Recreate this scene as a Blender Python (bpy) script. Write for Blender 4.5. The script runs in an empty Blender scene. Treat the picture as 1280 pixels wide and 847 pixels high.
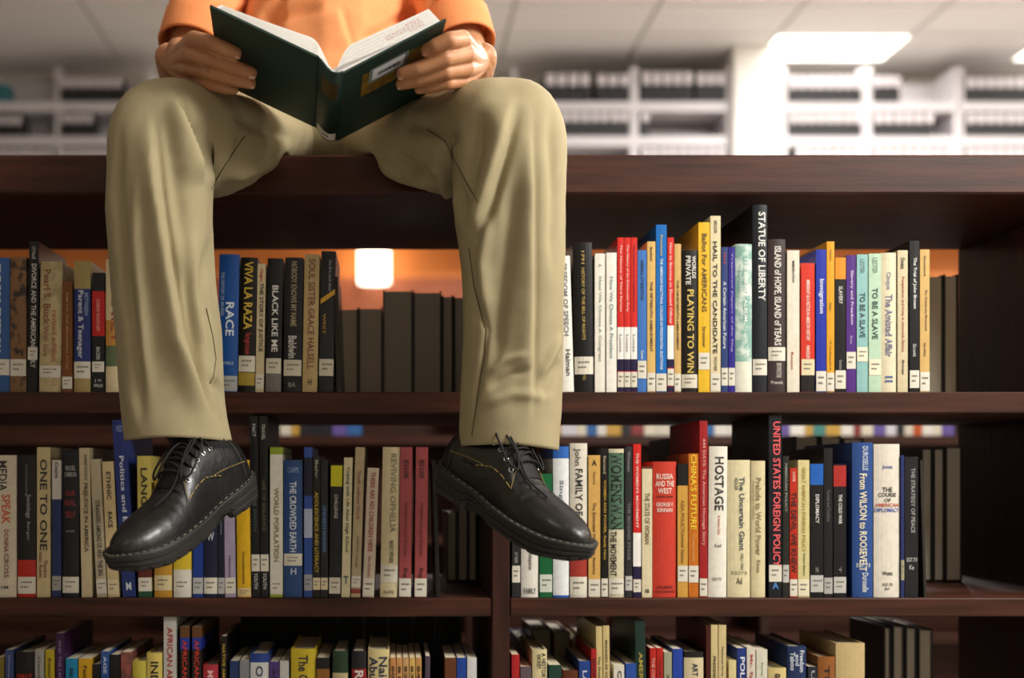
import bpy, math, random
import numpy as np
from mathutils import Vector, Matrix
random.seed(7)
rng = np.random.default_rng(7)
SC = bpy.context.scene
COL = SC.collection
# ------------------------------------------------------------------ camera, light, exposure
F, CX, CY, CZ = 1360.0, 490.0, 595.0, 0.85      # focal length and principal point on the 1280x847 frame, eye height
cam = bpy.data.cameras.new('camera')
cam.sensor_width = 36.0
cam.lens = 36.0 * F / 1280.0
cam.shift_x = (640 - CX) / 1280.0
cam.shift_y = (CY - 423.5) / 1280.0
cam.dof.use_dof = True
cam.dof.focus_distance = 1.57
cam.dof.aperture_fstop = 2.2
cam.clip_start = 0.05
cam_ob = bpy.data.objects.new('camera', cam)
cam_ob.location = (0, 0, CZ)
cam_ob.rotation_euler = (math.pi / 2, 0, 0)
COL.objects.link(cam_ob)
SC.camera = cam_ob
SC.view_settings.view_transform = 'Standard'
SC.view_settings.look = 'None'
SC.view_settings.gamma = 1.0
SC.view_settings.exposure = 0.0
SC.view_settings.use_curve_mapping = False
world = bpy.data.worlds.new('library_air')
SC.world = world
world.use_nodes = True
world.node_tree.nodes['Background'].inputs[0].default_value = (1.0, 0.9, 0.78, 1)
world.node_tree.nodes['Background'].inputs[1].default_value = 0.02
CEIL = 4.77
LAMPS = [  # fluorescent panels (x, y, watts): two in view, the others unseen, added for light
    (4.02, 9.95, 12), (6.42, 9.95, 14),
    (2.82, -1.4, 42), (5.22, -0.3, 60), (5.22, 2.6, 80),
    (1.62, 6.35, 150), (-1.98, -1.4, 20), (4.02, 7.55, 230), (6.42, 6.35, 380), (7.62, 3.95, 210)]
kd = bpy.data.lights.new('added_key_light', 'AREA')      # big soft key light, unseen, added to brighten one side of the scene
kd.shape = 'RECTANGLE'; kd.size, kd.size_y = .9, .7; kd.energy = 80; kd.color = (1.0, .98, .93)
ko = bpy.data.objects.new('added_key_light', kd)
ko.location = (1.9, .5, 2.4)
ko.rotation_euler = (Vector((.2, 1.65, 1.15)) - ko.location).to_track_quat('-Z', 'Y').to_euler()
COL.objects.link(ko)


# ------------------------------------------------------------------ helpers
def WX(px, Y): return (px - CX) * Y / F
def WZ(py, Y): return CZ + (CY - py) * Y / F
def P(px, py, Y): return np.array([WX(px, Y), Y, WZ(py, Y)])
def lin(h):
    if not isinstance(h, str): return (*h[:3], 1.0)
    h = h.lstrip('#')
    if len(h) == 3: h = ''.join(q * 2 for q in h)
    c = [int(h[i:i + 2], 16) / 255 for i in (0, 2, 4)]
    return (*[x / 12.92 if x <= 0.04045 else ((x + 0.055) / 1.055) ** 2.4 for x in c], 1.0)


MATS = {}
def mat(key, base, rough=0.5, var=0.12, scale=30.0, metal=0.0, bump=0.0, bscale=200.0, coat=0.0, second=None, cut=(0.45, 0.6), spec=0.5, emit=0.0, stretch=None):
    """A Principled material with a noise that varies the colour (or mixes in a second one) and a fine noise bump."""
    if key in MATS: return MATS[key]
    m = bpy.data.materials.new(key)
    MATS[key] = m
    m.use_nodes = True
    nt = m.node_tree
    b = nt.nodes['Principled BSDF']
    c = lin(base)
    b.inputs['Roughness'].default_value = rough
    b.inputs['Metallic'].default_value = metal
    b.inputs['Specular IOR Level'].default_value = spec
    if coat:
        b.inputs['Coat Weight'].default_value = coat
        b.inputs['Coat Roughness'].default_value = 0.12
    tc = nt.nodes.new('ShaderNodeTexCoord')
    vec = tc.outputs['Object']
    if stretch:
        mp = nt.nodes.new('ShaderNodeMapping')
        mp.inputs['Scale'].default_value = stretch
        nt.links.new(vec, mp.inputs[0])
        vec = mp.outputs[0]
    n = nt.nodes.new('ShaderNodeTexNoise')
    n.inputs['Scale'].default_value = scale
    n.inputs['Detail'].default_value = 4
    nt.links.new(vec, n.inputs['Vector'])
    r = nt.nodes.new('ShaderNodeValToRGB')
    if second:
        r.color_ramp.elements[0].position, r.color_ramp.elements[1].position = cut
        r.color_ramp.elements[0].color, r.color_ramp.elements[1].color = c, lin(second)
    else:
        r.color_ramp.elements[0].position, r.color_ramp.elements[1].position = 0.3, 0.7
        r.color_ramp.elements[0].color = (*[x * (1 - var) for x in c[:3]], 1)
        r.color_ramp.elements[1].color = (*[min(1, x * (1 + var)) for x in c[:3]], 1)
    nt.links.new(n.outputs['Fac'], r.inputs[0])
    nt.links.new(r.outputs[0], b.inputs['Base Color'])
    if bump:
        n2 = nt.nodes.new('ShaderNodeTexNoise')
        n2.inputs['Scale'].default_value = bscale
        n2.inputs['Detail'].default_value = 3
        nt.links.new(vec, n2.inputs['Vector'])
        bp = nt.nodes.new('ShaderNodeBump')
        bp.inputs['Strength'].default_value = bump
        bp.inputs['Distance'].default_value = 0.002
        nt.links.new(n2.outputs['Fac'], bp.inputs['Height'])
        nt.links.new(bp.outputs[0], b.inputs['Normal'])
    if emit:
        b.inputs['Emission Color'].default_value = c
        b.inputs['Emission Strength'].default_value = emit
    return m


def wood(key, dark, light, stretch, rough=0.48):
    return mat(key, dark, rough, second=light, cut=(0.35, 0.7), scale=9.0, stretch=stretch, bump=0.06, bscale=40.0, spec=.3)


class MB:
    """Collects polygons, builds one mesh object."""
    def __init__(s): s.v, s.f, s.m = [], [], []
    def add(s, V, Fs, mi=0):
        o = len(s.v)
        s.v.extend([tuple(map(float, p)) for p in V])
        for k, f in enumerate(Fs):
            s.f.append(tuple(i + o for i in f))
            s.m.append(mi if isinstance(mi, int) else mi[k])
        return s
    def box(s, x0, x1, y0, y1, z0, z1, mi=0):
        V = [(x, y, z) for z in (z0, z1) for y in (y0, y1) for x in (x0, x1)]
        return s.add(V, [(0, 2, 3, 1), (4, 5, 7, 6), (0, 1, 5, 4), (2, 6, 7, 3), (0, 4, 6, 2), (1, 3, 7, 5)], mi)
    def bbox(s, x0, x1, y0, y1, z0, z1, c=0.002, mi=0):
        """A box with its edges chamfered by c."""
        V, idx = [], {}
        X, Y, Z = (x0, x1), (y0, y1), (z0, z1)
        for i in (0, 1):
            for j in (0, 1):
                for k in (0, 1):
                    sx, sy, sz = (1 - 2 * i) * c, (1 - 2 * j) * c, (1 - 2 * k) * c
                    for a, p in enumerate(((X[i], Y[j] + sy, Z[k] + sz), (X[i] + sx, Y[j], Z[k] + sz), (X[i] + sx, Y[j] + sy, Z[k]))):
                        idx[(i, j, k, a)] = len(V); V.append(p)
        Fs = []
        for i in (0, 1):
            q = [idx[(i, 0, 0, 0)], idx[(i, 1, 0, 0)], idx[(i, 1, 1, 0)], idx[(i, 0, 1, 0)]]; Fs.append(q if i else q[::-1])
            q = [idx[(0, i, 0, 1)], idx[(1, i, 0, 1)], idx[(1, i, 1, 1)], idx[(0, i, 1, 1)]]; Fs.append(q[::-1] if i else q)
            q = [idx[(0, 0, i, 2)], idx[(1, 0, i, 2)], idx[(1, 1, i, 2)], idx[(0, 1, i, 2)]]; Fs.append(q if i else q[::-1])
        for i in (0, 1):
            for j in (0, 1):
                for axes in ('z', 'y', 'x'):
                    if axes == 'z': q = [idx[(i, j, 0, 0)], idx[(i, j, 1, 0)], idx[(i, j, 1, 1)], idx[(i, j, 0, 1)]]
                    elif axes == 'y': q = [idx[(i, 0, j, 0)], idx[(i, 1, j, 0)], idx[(i, 1, j, 2)], idx[(i, 0, j, 2)]]
                    else: q = [idx[(0, i, j, 1)], idx[(1, i, j, 1)], idx[(1, i, j, 2)], idx[(0, i, j, 2)]]
                    Fs.append(q)
                for k in (0, 1):
                    pass
        for i in (0, 1):
            for j in (0, 1):
                for k in (0, 1):
                    Fs.append([idx[(i, j, k, a)] for a in range(3)])
        return s.add(V, Fs, mi)
    def loft(s, rings, closed=True, caps=True, mi=0):
        n = len(rings[0]); V = [p for r in rings for p in r]; Fs = []
        for i in range(len(rings) - 1):
            for j in range(n if closed else n - 1):
                k = (j + 1) % n
                Fs.append((i * n + j, i * n + k, (i + 1) * n + k, (i + 1) * n + j))
        if caps:
            Fs.append(tuple(range(n))[::-1]); Fs.append(tuple(range((len(rings) - 1) * n, len(rings) * n)))
        return s.add(V, Fs, mi)
    def tube(s, pts, r, n=8, mi=0, caps=True):
        pts = [np.asarray(p, float) for p in pts]
        R = r if hasattr(r, '__len__') else [r] * len(pts)
        rings, up = [], None
        for i, p in enumerate(pts):
            t = pts[min(i + 1, len(pts) - 1)] - pts[max(i - 1, 0)]
            t = t / (np.linalg.norm(t) + 1e-12)
            if up is None:
                up = np.array([0, 0, 1.]) if abs(t[2]) < 0.9 else np.array([1., 0, 0])
            a = np.cross(t, up); a /= np.linalg.norm(a) + 1e-12
            up = np.cross(a, t)
            rings.append([p + R[i] * (a * math.cos(q) + up * math.sin(q)) for q in np.linspace(0, 2 * math.pi, n, endpoint=False)])
        return s.loft(rings, True, caps, mi)
    def build(s, name, mats, parent=None, smooth=False, root=(0, 0, 0)):
        me = bpy.data.meshes.new(name)
        r = np.asarray(root, float)
        me.from_pydata([tuple(np.asarray(p) - r) for p in s.v], [], s.f)
        if not isinstance(mats, (list, tuple)): mats = [mats]
        for m in mats: me.materials.append(m)
        if len(mats) > 1: me.polygons.foreach_set('material_index', s.m)
        if smooth: me.polygons.foreach_set('use_smooth', [True] * len(me.polygons))
        me.update()
        fix_normals(me)
        o = bpy.data.objects.new(name, me)
        COL.objects.link(o)
        if parent is not None: o.parent = parent
        return o


import bmesh
def fix_normals(me):
    bm = bmesh.new(); bm.from_mesh(me)
    bmesh.ops.recalc_face_normals(bm, faces=bm.faces)
    bm.to_mesh(me); bm.free()


def tag(o, label, cat, group=None):
    o['label'] = label; o['category'] = cat
    if group: o['group'] = group
    return o
def empty(name, loc, label=None, cat=None, group=None):
    o = bpy.data.objects.new(name, None)
    o.empty_display_size = 0.05
    o.location = tuple(map(float, loc)); COL.objects.link(o)
    if label: tag(o, label, cat, group)
    return o
def struct(o):
    o['kind'] = 'structure'; return o
def link_part(name, me, parent):
    o = bpy.data.objects.new(name, me); COL.objects.link(o); o.parent = parent; return o
def evaluated_mesh(ob, name):
    dg = bpy.context.evaluated_depsgraph_get()
    me = bpy.data.meshes.new_from_object(ob.evaluated_get(dg)); me.name = name
    return me
def with_mods(V, Fs, mods, name='tmp'):
    """Mesh of V, Fs after the given modifiers, as arrays kept in a new mesh."""
    me = bpy.data.meshes.new(name); me.from_pydata([tuple(map(float, p)) for p in V], [], Fs); fix_normals(me)
    o = bpy.data.objects.new(name, me); COL.objects.link(o)
    for kind, kw in mods:
        md = o.modifiers.new(kind, kind)
        for k, v in kw.items(): setattr(md, k, v)
    r = evaluated_mesh(o, name)
    bpy.data.objects.remove(o); bpy.data.meshes.remove(me)
    return r
def mesh_arrays(me):
    V = np.empty(len(me.vertices) * 3); me.vertices.foreach_get('co', V)
    return V.reshape(-1, 3)


# ------------------------------------------------------------------ room
M_TILE = mat('ceiling_tile', '#e9e4e0', 0.9, 0.05, 60, bump=0.2)
M_GRID = mat('ceiling_grid', '#b0a9a3', 0.8, 0.05)
M_WALL = mat('painted_wall', '#cfc8bf', 0.8, 0.04, 5)
M_FLOOR = mat('carpet', '#989490', 0.95, 0.3, 120, bump=0.5)
M_WHITE = mat('white_paint', '#f0ece4', 0.6, 0.03)
M_ORANGE = mat('orange_wall', '#b96a2a', 0.7, 0.06, 3)
M_PANEL = mat('brown_red_panel', '#8a4522', 0.5, 0.1, 4)
X0, X1, YN, YF = -8.0, 9.0, -4.5, 10.62
struct(MB().box(X0, X1, YN, YF + .6, -0.1, 0, 0).build('floor', M_FLOOR))
ceiling = struct(MB().box(X0, X1, YN, YF + .6, CEIL + 0.012, CEIL + 0.1, 0).build('ceiling', M_GRID))
struct(MB().box(X0, X1, YF, YF + .15, 2.9, CEIL + .1).build('wall_back', M_WALL))
struct(MB().box(X0 - .15, X0, YN, YF + .15, 0, CEIL + .1).build('wall_left', M_WALL))
struct(MB().box(X1, X1 + .15, YN, YF + .15, 0, CEIL + .1).build('wall_right', M_WALL))
struct(MB().box(X0, X1, YN - .15, YN, 0, CEIL + .1).build('wall_front', M_WALL))
struct(MB().box(X0, X1, 9.75, YF + .15, 3.0, 3.28).build('trim_1', M_WHITE))        # edge of the upper level
struct(MB().box(X0, X1, 10.2, 10.3, 2.70, 3.0).build('trim_2', M_ORANGE))          # orange wall under it
struct(MB().box(X0, X1, 10.17, 10.3, 0, 2.70).build('trim_3', M_PANEL))            # red-brown panelling
struct(MB().bbox(WX(918, 9.9), WX(978, 9.9), 9.9, 10.3, 3.28, CEIL, 0.01).build('trim_4', M_WHITE))   # square column
# ceiling panels: the strip in view is laid panel by panel on a 1.2 x 0.6 m grid, the rest is two broad fields
lamp_cells = {(round(x, 2), round(y, 2)) for x, y, w in LAMPS[:2]}
tile_me = MB().bbox(-.585, .585, -.287, .287, 0, .02, .004)
proto = None
for iy, yc in enumerate((8.15, 8.75, 9.35, 9.95)):
    for ix in range(-5, 7):
        xc = 1.62 + 1.2 * ix - 0.0
        if (round(xc, 2), round(yc, 2)) in lamp_cells: continue
        if proto is None:
            o = tile_me.build('ceiling_tile', M_TILE); proto = o
        else:
            o = proto.copy(); COL.objects.link(o)
        o.location = (xc, yc, CEIL); o.parent = ceiling
struct(MB().box(X0, X1, YN, 7.83, CEIL - .001, CEIL + .02).build('ceiling_tile', M_TILE, ceiling))
for x0, x1, y0, y1 in ((X0, X1, 10.27, YF),):
    MB().box(x0, x1, y0, y1, CEIL, CEIL + .02).build('ceiling_tile', M_TILE, ceiling)
M_LAMP = mat('lamp_diffuser', '#fffdf4', 0.5, 0.0, emit=3.5)
for k, (x, y, w) in enumerate(LAMPS):
    lab = ['bright fluorescent ceiling panel above the white column', 'fluorescent ceiling panel cut off at the picture edge'][k] if k < 2 else 'unseen ceiling panel added to light the room'
    t = empty('ceiling_light', (x, y, CEIL), lab, 'ceiling light', 'fluorescent ceiling panels')
    MB().box(-.6, -.585, -.3, .3, -.012, 0).box(.585, .6, -.3, .3, -.012, 0).box(-.585, .585, -.3, -.285, -.012, 0).box(-.585, .585, .285, .3, -.012, 0).build('lamp_frame', M_WHITE, t)
    MB().box(-.585, .585, -.285, .285, -.006, 0).build('diffuser', M_LAMP, t)
    ld = bpy.data.lights.new('panel_light', 'AREA')
    ld.shape = 'RECTANGLE'; ld.size, ld.size_y = 1.15, .55
    ld.energy = w; ld.color = (1.0, 0.97, 0.94) if y > 5 else (1.0, 0.92, 0.78)
    lo = bpy.data.objects.new('panel_light', ld); lo.location = (0, 0, -.03); lo.parent = t
    COL.objects.link(lo)
# drum lamp on the orange wall
t = empty('wall_lamp', (WX(467.5, 10.0), 10.06, 2.62), 'glowing white drum lamp on the orange wall seen through the shelves', 'lamp')
MB().loft([[(.145 * math.cos(a), .1 * math.sin(a), z) for a in np.linspace(0, 2 * math.pi, 24, endpoint=False)] for z in (.01, .315)]).build('lamp_shade', mat('lamp_shade', '#fff4dc', .6, 0, emit=5.0), t, True)
MB().box(-.05, .05, .06, .14, .1, .2).box(-.02, .02, -.0, .12, .13, .16).build('wall_bracket', M_WHITE, t)
ld = bpy.data.lights.new('drum_light', 'POINT'); ld.energy = 9; ld.color = (1, .85, .6); ld.shadow_soft_size = .1
lo = bpy.data.objects.new('drum_light', ld); lo.location = (0, -.35, .25); lo.parent = t; COL.objects.link(lo)

# ------------------------------------------------------------------ upper-level shelving with file boxes
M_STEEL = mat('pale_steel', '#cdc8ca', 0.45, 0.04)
M_STEELD = mat('dark_steel', '#7d7676', 0.5, 0.04)  # darker steel for the middle unit's back panel
M_BOXK = mat('black_file_box', '#1d1b1c', 0.6, 0.1)
M_BOXL = mat('white_file_label', '#d8d0d2', 0.7, 0.05)
M_BOXT = mat('teal_file_box', '#2f6f78', 0.6, 0.1)
YS = 10.0
def shelf_unit(xa, xb, posts, label, back=M_STEEL):
    t = empty('shelving_unit', (WX(xa, YS), YS + .15, 3.28), label, 'shelving', 'steel shelving on the upper level')
    ox, oy, oz = t.location
    L, R = WX(xa, YS) - ox, WX(xb, YS) - ox
    for ya, yb in ((127, 139), (170, 182), (219, 227)):
        MB().box(L, R, -.15, .2, WZ(yb, YS) - oz, WZ(ya, YS) - oz).build('shelf', M_STEEL, t)
    for pa, pb in posts:
        MB().box(WX(pa, YS) - ox, WX(pb, YS) - ox, -.152, .2, 0, WZ(84, YS) - oz).build('upright', M_STEEL, t)
    if back: MB().box(L, R, .2, .22, 0, WZ(88, YS) - oz).build('back_panel', back, t)
    return t
shelf_unit(-60, 190, [(-60, -54), (69, 75), (184, 190)], 'pale steel shelving beyond the seated reader, beside his sleeve with few black files')
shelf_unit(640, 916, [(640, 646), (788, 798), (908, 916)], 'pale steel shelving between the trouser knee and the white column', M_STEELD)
shelf_unit(979, 1198, [(979, 984), (1077, 1090), (1192, 1198)], 'pale steel shelving just past the white column, under the ceiling lamp')
shelf_unit(1200, 1420, [(1200, 1205), (1330, 1340), (1414, 1420)], 'pale steel shelving at the far edge of the upper level, cut off by the picture')
fb_meshes = {}
ORD = 'first second third fourth fifth sixth seventh eighth ninth tenth eleventh twelfth thirteenth'.split()
def files(xa, xb, n, yt, yb, ylab, where, teal=False):
    """n upright file boxes from pixel column xa to xb: tops at yt, feet at yb, white label band down to ylab."""
    w = (xb - xa) / n
    for k in range(n):
        cx = xa + w * (k + .5)
        g = 'file boxes ' + where
        t = empty('file_box', (WX(cx, YS), YS - .02, WZ(yb, YS)), ('teal' if teal else 'black') + ' file box, ' + ORD[k] + ' ' + where, 'file box', g)
        W, H, LH = w * YS / F * .94, (yb - yt) * YS / F, (ylab - yt) * YS / F
        tilt = random.uniform(-.03, .03)
        key = (round(W, 3), round(H, 3), round(LH, 3), teal)
        if key not in fb_meshes:
            b = MB().bbox(-W / 2, W / 2, 0, .2, 0, H, .004).build('box_body', M_BOXT if teal else M_BOXK, t)
            l = MB().box(-W * .37, W * .37, -.012, .002, H - LH + .018, H - .012).build('label_plate', M_BOXL, t)
            fb_meshes[key] = (b.data, l.data)
        else:
            b, l = fb_meshes[key]
            link_part('box_body', b, t); link_part('label_plate', l, t)
        t.rotation_euler = (0, tilt * .4, 0)
files(76, 154, 7, 97, 126.5, 113, 'on the top shelf beside the orange sleeve')
files(77, 118, 4, 142, 169.5, 157, 'on the second shelf beside the orange sleeve')
files(-14, 29, 4, 145, 169.5, 159, 'on the second shelf at the picture edge behind the reader')
files(-10, 10, 2, 104, 126.5, 106, 'on the top shelf at the picture edge', True)
files(-10, 68, 7, 185, 218.5, 200, 'on the lowest shelf near the picture edge')
files(76, 140, 6, 185, 218.5, 200, 'on the lowest shelf next to the trouser knee in shade')
files(680, 738, 4, 92, 126.5, 110, 'in the block touching the lit knee, top shelf')
files(745, 787, 3, 93, 126.5, 110, 'in the second block from the lit knee, top shelf')
files(801, 866, 5, 90, 126.5, 109, 'in the third block from the lit knee, top shelf')
files(869, 906, 3, 91, 126.5, 109, 'in the block next to the white column, top shelf')
files(700, 786, 7, 141, 169.5, 155, 'in the long block by the lit knee, second shelf')
files(800, 812, 1, 141, 169.5, 155, 'and only one by the empty part of the second shelf')
files(800, 906, 9, 184, 218.5, 199, 'on the lowest shelf between lit knee and white column')
files(985, 1076, 8, 94, 126.5, 114, 'in the block just past the white column, top shelf')
files(1091, 1124, 3, 95, 126.5, 112, 'in the small block under the ceiling lamp, top shelf')
files(985, 1076, 8, 141, 169.5, 157, 'in the block just past the white column, second shelf')
files(1091, 1166, 6, 141, 169.5, 157, 'in the block under the ceiling lamp, second shelf')
files(992, 1076, 7, 184, 218.5, 200, 'in the block just past the white column, lowest shelf')
files(1091, 1190, 8, 184, 218.5, 200, 'in the block under the ceiling lamp, lowest shelf')
files(1206, 1328, 10, 97, 126.5, 113, 'on the top shelf of the unit at the far end')
files(1206, 1328, 10, 142, 169.5, 157, 'on the second shelf of the unit at the far end')
files(1206, 1328, 10, 184, 218.5, 200, 'on the lowest shelf of the unit at the far end')

# ------------------------------------------------------------------ the bookcase the man sits on
YFR, YRE = 1.69, 2.11                                # front and rear faces
Z_TOP, Z_TOPB = WZ(193, YFR), WZ(242, YFR)
Z_S = [WZ(489.5, YFR), WZ(747.5, YFR), 0.342]        # top faces of the shelves
DIV = [-1.73, -.79, .169, 1.11]                      # divider centres
M_WOODH = wood('brown_wood_board', '#30160c', '#4a2618', (0.6, 6.0, 9.0))
M_WOODV = wood('brown_wood_upright', '#271109', '#3b1d12', (9.0, 6.0, 0.6))
bc = empty('bookcase', (0, (YFR + YRE) / 2, 0), 'long open brown wooden bookcase carrying the seated reader and three rows of books', 'bookcase')
R0 = (0, (YFR + YRE) / 2, 0)
MB().bbox(-1.76, 1.14, YFR, YRE, Z_TOPB, Z_TOP, .003).build('top_board', M_WOODH, bc, root=R0)
for i, x in enumerate(DIV):
    MB().bbox(x - .014, x + .014, YFR + .002, YRE - .002, 0, Z_TOPB, .002).build('divider', M_WOODV, bc, root=R0)
SHN = {}
for i in range(3):
    xa, xb = DIV[i] + .0145, DIV[i + 1] - .0145
    for z, th in ((Z_S[0], .033), (Z_S[1], .029), (Z_S[2], .03)):
        MB().bbox(xa, xb, YFR + .003, YRE - .003, z - th, z, .002).build('shelf', M_WOODH, bc, root=R0)
    MB().bbox(xa, xb, YFR + .03, YRE - .03, 0, .08, .002).build('plinth', M_WOODV, bc, root=R0)

# ------------------------------------------------------------------ books
M_PAGE = mat('book_pages', '#d8cbb0', 0.85, 0.1, 300, stretch=(60, 1, 1))
M_PAGEG = mat('grey_pages', '#cbc2b0', 0.85, 0.12, 300, stretch=(60, 1, 1))  # greyer page colour for the books turned away
M_LABT = mat('label_type', '#6d665e', 0.8, 0)
def bookmat(h, second=None, cut=None, gloss=.38):
    k = 'book_' + h.strip('#') + ('_' + second.strip('#') if second else '')
    if second: return mat(k, h, gloss + .1, second=second, cut=cut or (.48, .56), scale=55)
    return mat(k, h, gloss, .07, 90, coat=.06, spec=.32)
TEXTS = []          # lettering is made in one go at the end
TEXTCACHE = {}

def book(x0, x1, yt, col, label, zs=0, lean=0.0, bands=(), lab=None, t=(), hb=None, back=None, pat=None, dy=0.0, d=None, Y=1.7, group=None, pages=None, labcol='#d9d3c2', yb=None, cat='book', H=None, plain=False):
    """A shelved book. x0, x1: spine edges, yt: top (pixels at depth Y); bands: (y0, y1, colour) on the spine; lab: call-number sticker;
    t: lettering (words, colour, y0, y1, height as share of the width, offset[, 'h'])."""
    zb = Z_S[zs] if yb is None else yb
    Y = Y + dy
    k = Y / F
    w = (x1 - x0) * k - .0005
    h = (WZ(yt, Y) - zb) if H is None else H
    xc = WX((x0 + x1) / 2, Y)
    root = empty('book', (xc, Y, zb + .0004 + abs(lean) * w / 2), label, cat, group)
    if lean: root.rotation_euler = (0, math.atan(lean), 0)
    if hb is None: hb = w > .021
    th = .0026 if hb else .0007
    if w < .008: th = .0006
    d = d or min(.19, max(.12, .64 * h + random.uniform(-.01, .01)))
    bul = min(.003, w * .09) if hb else .0003
    over = .003 if hb else .0
    ysurf = lambda x: bul * (2 * x / w) ** 2
    pz = lambda py: (WZ(py, Y) - zb)
    cols = [col]; zc = [0.0, h]; bl = []
    for b0, b1, c in bands:
        a, b = sorted((max(0, pz(b1)), min(h, pz(b0))))
        bl.append((a, b, c)); zc += [a, b]
    zc = sorted(set(round(z, 5) for z in zc))
    def cidx(zm):
        c = col
        for a, b, cc in bl:
            if a <= zm <= b: c = cc
        if c not in cols: cols.append(c)
        return cols.index(c)
    mb = MB()
    n = 6 if hb else 2
    xs = np.linspace(-w / 2, w / 2, n + 1)
    for q in range(len(zc) - 1):
        V = [(x, ysurf(x), z) for z in (zc[q], zc[q + 1]) for x in xs]
        mb.add(V, [(i, i + 1, n + 2 + i, n + 1 + i) for i in range(n)], cidx((zc[q] + zc[q + 1]) / 2))
    yi = bul + th
    for z in (0, h):
        V = [(x, ysurf(x), z) for x in xs] + [(w / 2, yi, z), (-w / 2, yi, z)]
        mb.add(V, [tuple(range(n + 3))], cidx(h * .999 if z else 0))
    if not hb:
        y_b = bul
    else:
        y_b = bul + .0015
    for s in (-1, 1):
        xo, xi = s * w / 2, s * (w / 2 - th)
        for q in range(len(zc) - 1):
            ci = cidx((zc[q] + zc[q + 1]) / 2) if back is None else 0
            mb.box(min(xo, xi), max(xo, xi), y_b, d, zc[q], zc[q + 1], ci)
    ms = [bookmat(c) for c in cols]
    if pat: ms[0] = bookmat(col, pat[0], pat[1:] or None)
    if back:
        pass
    # winding is set by hand: keep the default normals consistent enough for closed pieces
    mb.build('cover', ms, root)
    MB().box(-w / 2 + th, w / 2 - th, bul + th * .6, d - over, over, h - over - (0 if hb else .0006)).build('page_block', pages or M_PAGE, root)
    if lab:
        a, b = max(.0012, pz(lab[1])), pz(lab[0])
        lx = np.linspace(-w * .49, w * .49, 5)
        lm = MB().add([(x, ysurf(x) - .0005, z) for z in (a, b) for x in lx], [(i, i + 1, 6 + i, 5 + i) for i in range(4)])
        hh = b - a
        for r_, (zz, ln) in enumerate(((.64, .52), (.36, .34))):
            xx = -w * .3
            while xx < -w * .3 + w * ln * 1.1:
                ww = w * random.uniform(.06, .13)
                z0 = a + hh * zz
                lm.add([(xx, ysurf(xx) - .0008, z0), (xx + ww, ysurf(xx + ww) - .0008, z0), (xx + ww, ysurf(xx + ww) - .0008, z0 + hh * .09), (xx, ysurf(xx) - .0008, z0 + hh * .09)], [(0, 1, 2, 3)], 1)
                xx += ww + w * .04
        lm.build('call_number_label', [mat('sticker_' + labcol, labcol, .6, .05), M_LABT], root)
    for e in t:
        s, c, y0, y1, fh, off = e[:6]
        TEXTS.append((s, c, root, ysurf, w, pz(y0), pz(y1), fh, off, e[6] if len(e) > 6 else ''))
    return root

def make_lettering():
    """All spine lettering: one flat text mesh per line, bent to the spine's curve."""
    need = {}
    for s, *_ in TEXTS: need.setdefault(s, None)
    obs = []
    for s in need:
        cu = bpy.data.curves.new('lettering', 'FONT'); cu.body = s; cu.resolution_u = 2; cu.offset = 0.018
        o = bpy.data.objects.new('lettering', cu); COL.objects.link(o); obs.append((s, o))
    dg = bpy.context.evaluated_depsgraph_get()
    for s, o in obs:
        me = bpy.data.meshes.new_from_object(o.evaluated_get(dg))
        need[s] = (mesh_arrays(me).copy(), [tuple(p.vertices) for p in me.polygons])
        bpy.data.meshes.remove(me); cu = o.data; bpy.data.objects.remove(o); bpy.data.curves.remove(cu)
    for s, c, root, ysurf, w, z0, z1, fh, off, mode in TEXTS:
        V, Fs = need[s]
        lo, hi = V.min(0), V.max(0)
        u = (V[:, 0] - lo[0]) / (hi[0] - lo[0] + 1e-9)
        v = (V[:, 1] - lo[1]) / (hi[1] - lo[1] + 1e-9) - .5
        if mode == 'h':
            x = (u - .5 + off) * fh * w; z = (z0 + z1) / 2 + v * abs(z1 - z0)
        else:
            x = (v * fh + off) * w; z = z0 + u * (z1 - z0)
        W = np.stack([x, ysurf(x) - .0006, z], 1)
        mb = MB(); mb.add(W, Fs)
        mb.build('title_lettering', mat('ink_' + c, c, .5, 0), root)

# book spines, row by row, measured on the photograph
G1, G2, G3 = 'books on the upper shelf', 'books on the middle shelf', 'books on the bottom shelf'
def U(x0, x1, yt, col, desc, **k): return book(x0, x1, yt, col, desc + ' on the upper shelf', 0, group=G1, **k)
def M(x0, x1, yt, col, desc, **k): return book(x0, x1, yt, col, desc + ' on the middle shelf', 1, group=G2, **k)
def B(x0, x1, yt, col, desc, **k): return book(x0, x1, yt, col, desc + ' on the bottom shelf', 2, group=G3, **k)
CR, WH, BK, GD = '#e3d4a8', '#ebe6da', '#1a1a1c', '#c79f4e'
# --- upper shelf, beside the right-leg trouser
U(-14, 11.5, 322, '#2c5690', 'blue book with white lettering cut off at the edge', lab=(449, 469), t=[('FIVE FOR FREEDOM', '#cfd8e2', 330, 440, .3, -.05)])
U(12, 32.5, 321, '#7d5a38', 'brown book with dark mottled patches', lab=(449, 470), pat=('#2b2119', .5, .6))
U(34, 46.5, 302, '#141517', 'tall thin black DIVORCE AND THE AMERICAN FAMILY book', lab=(434, 450), t=[('DIVORCE AND THE AMERICAN FAMILY', '#c9c9c4', 330, 460, .5, .05), ('O\'Neill', '#a0a09c', 308, 324, .4, 0)], lean=.012)
U(48, 75.5, 327, '#c2b184', 'cream mottled book with reddish italic lettering', lab=(457, 472), pat=('#a8966b', .45, .62), t=[('Pearl S. Buck', '#8a4f3c', 337, 406, .34, -.16), ('revised edition', '#a8684c', 388, 452, .25, .2), ('With love', '#9a6a50', 408, 446, .28, -.2)], lean=.012)
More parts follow.
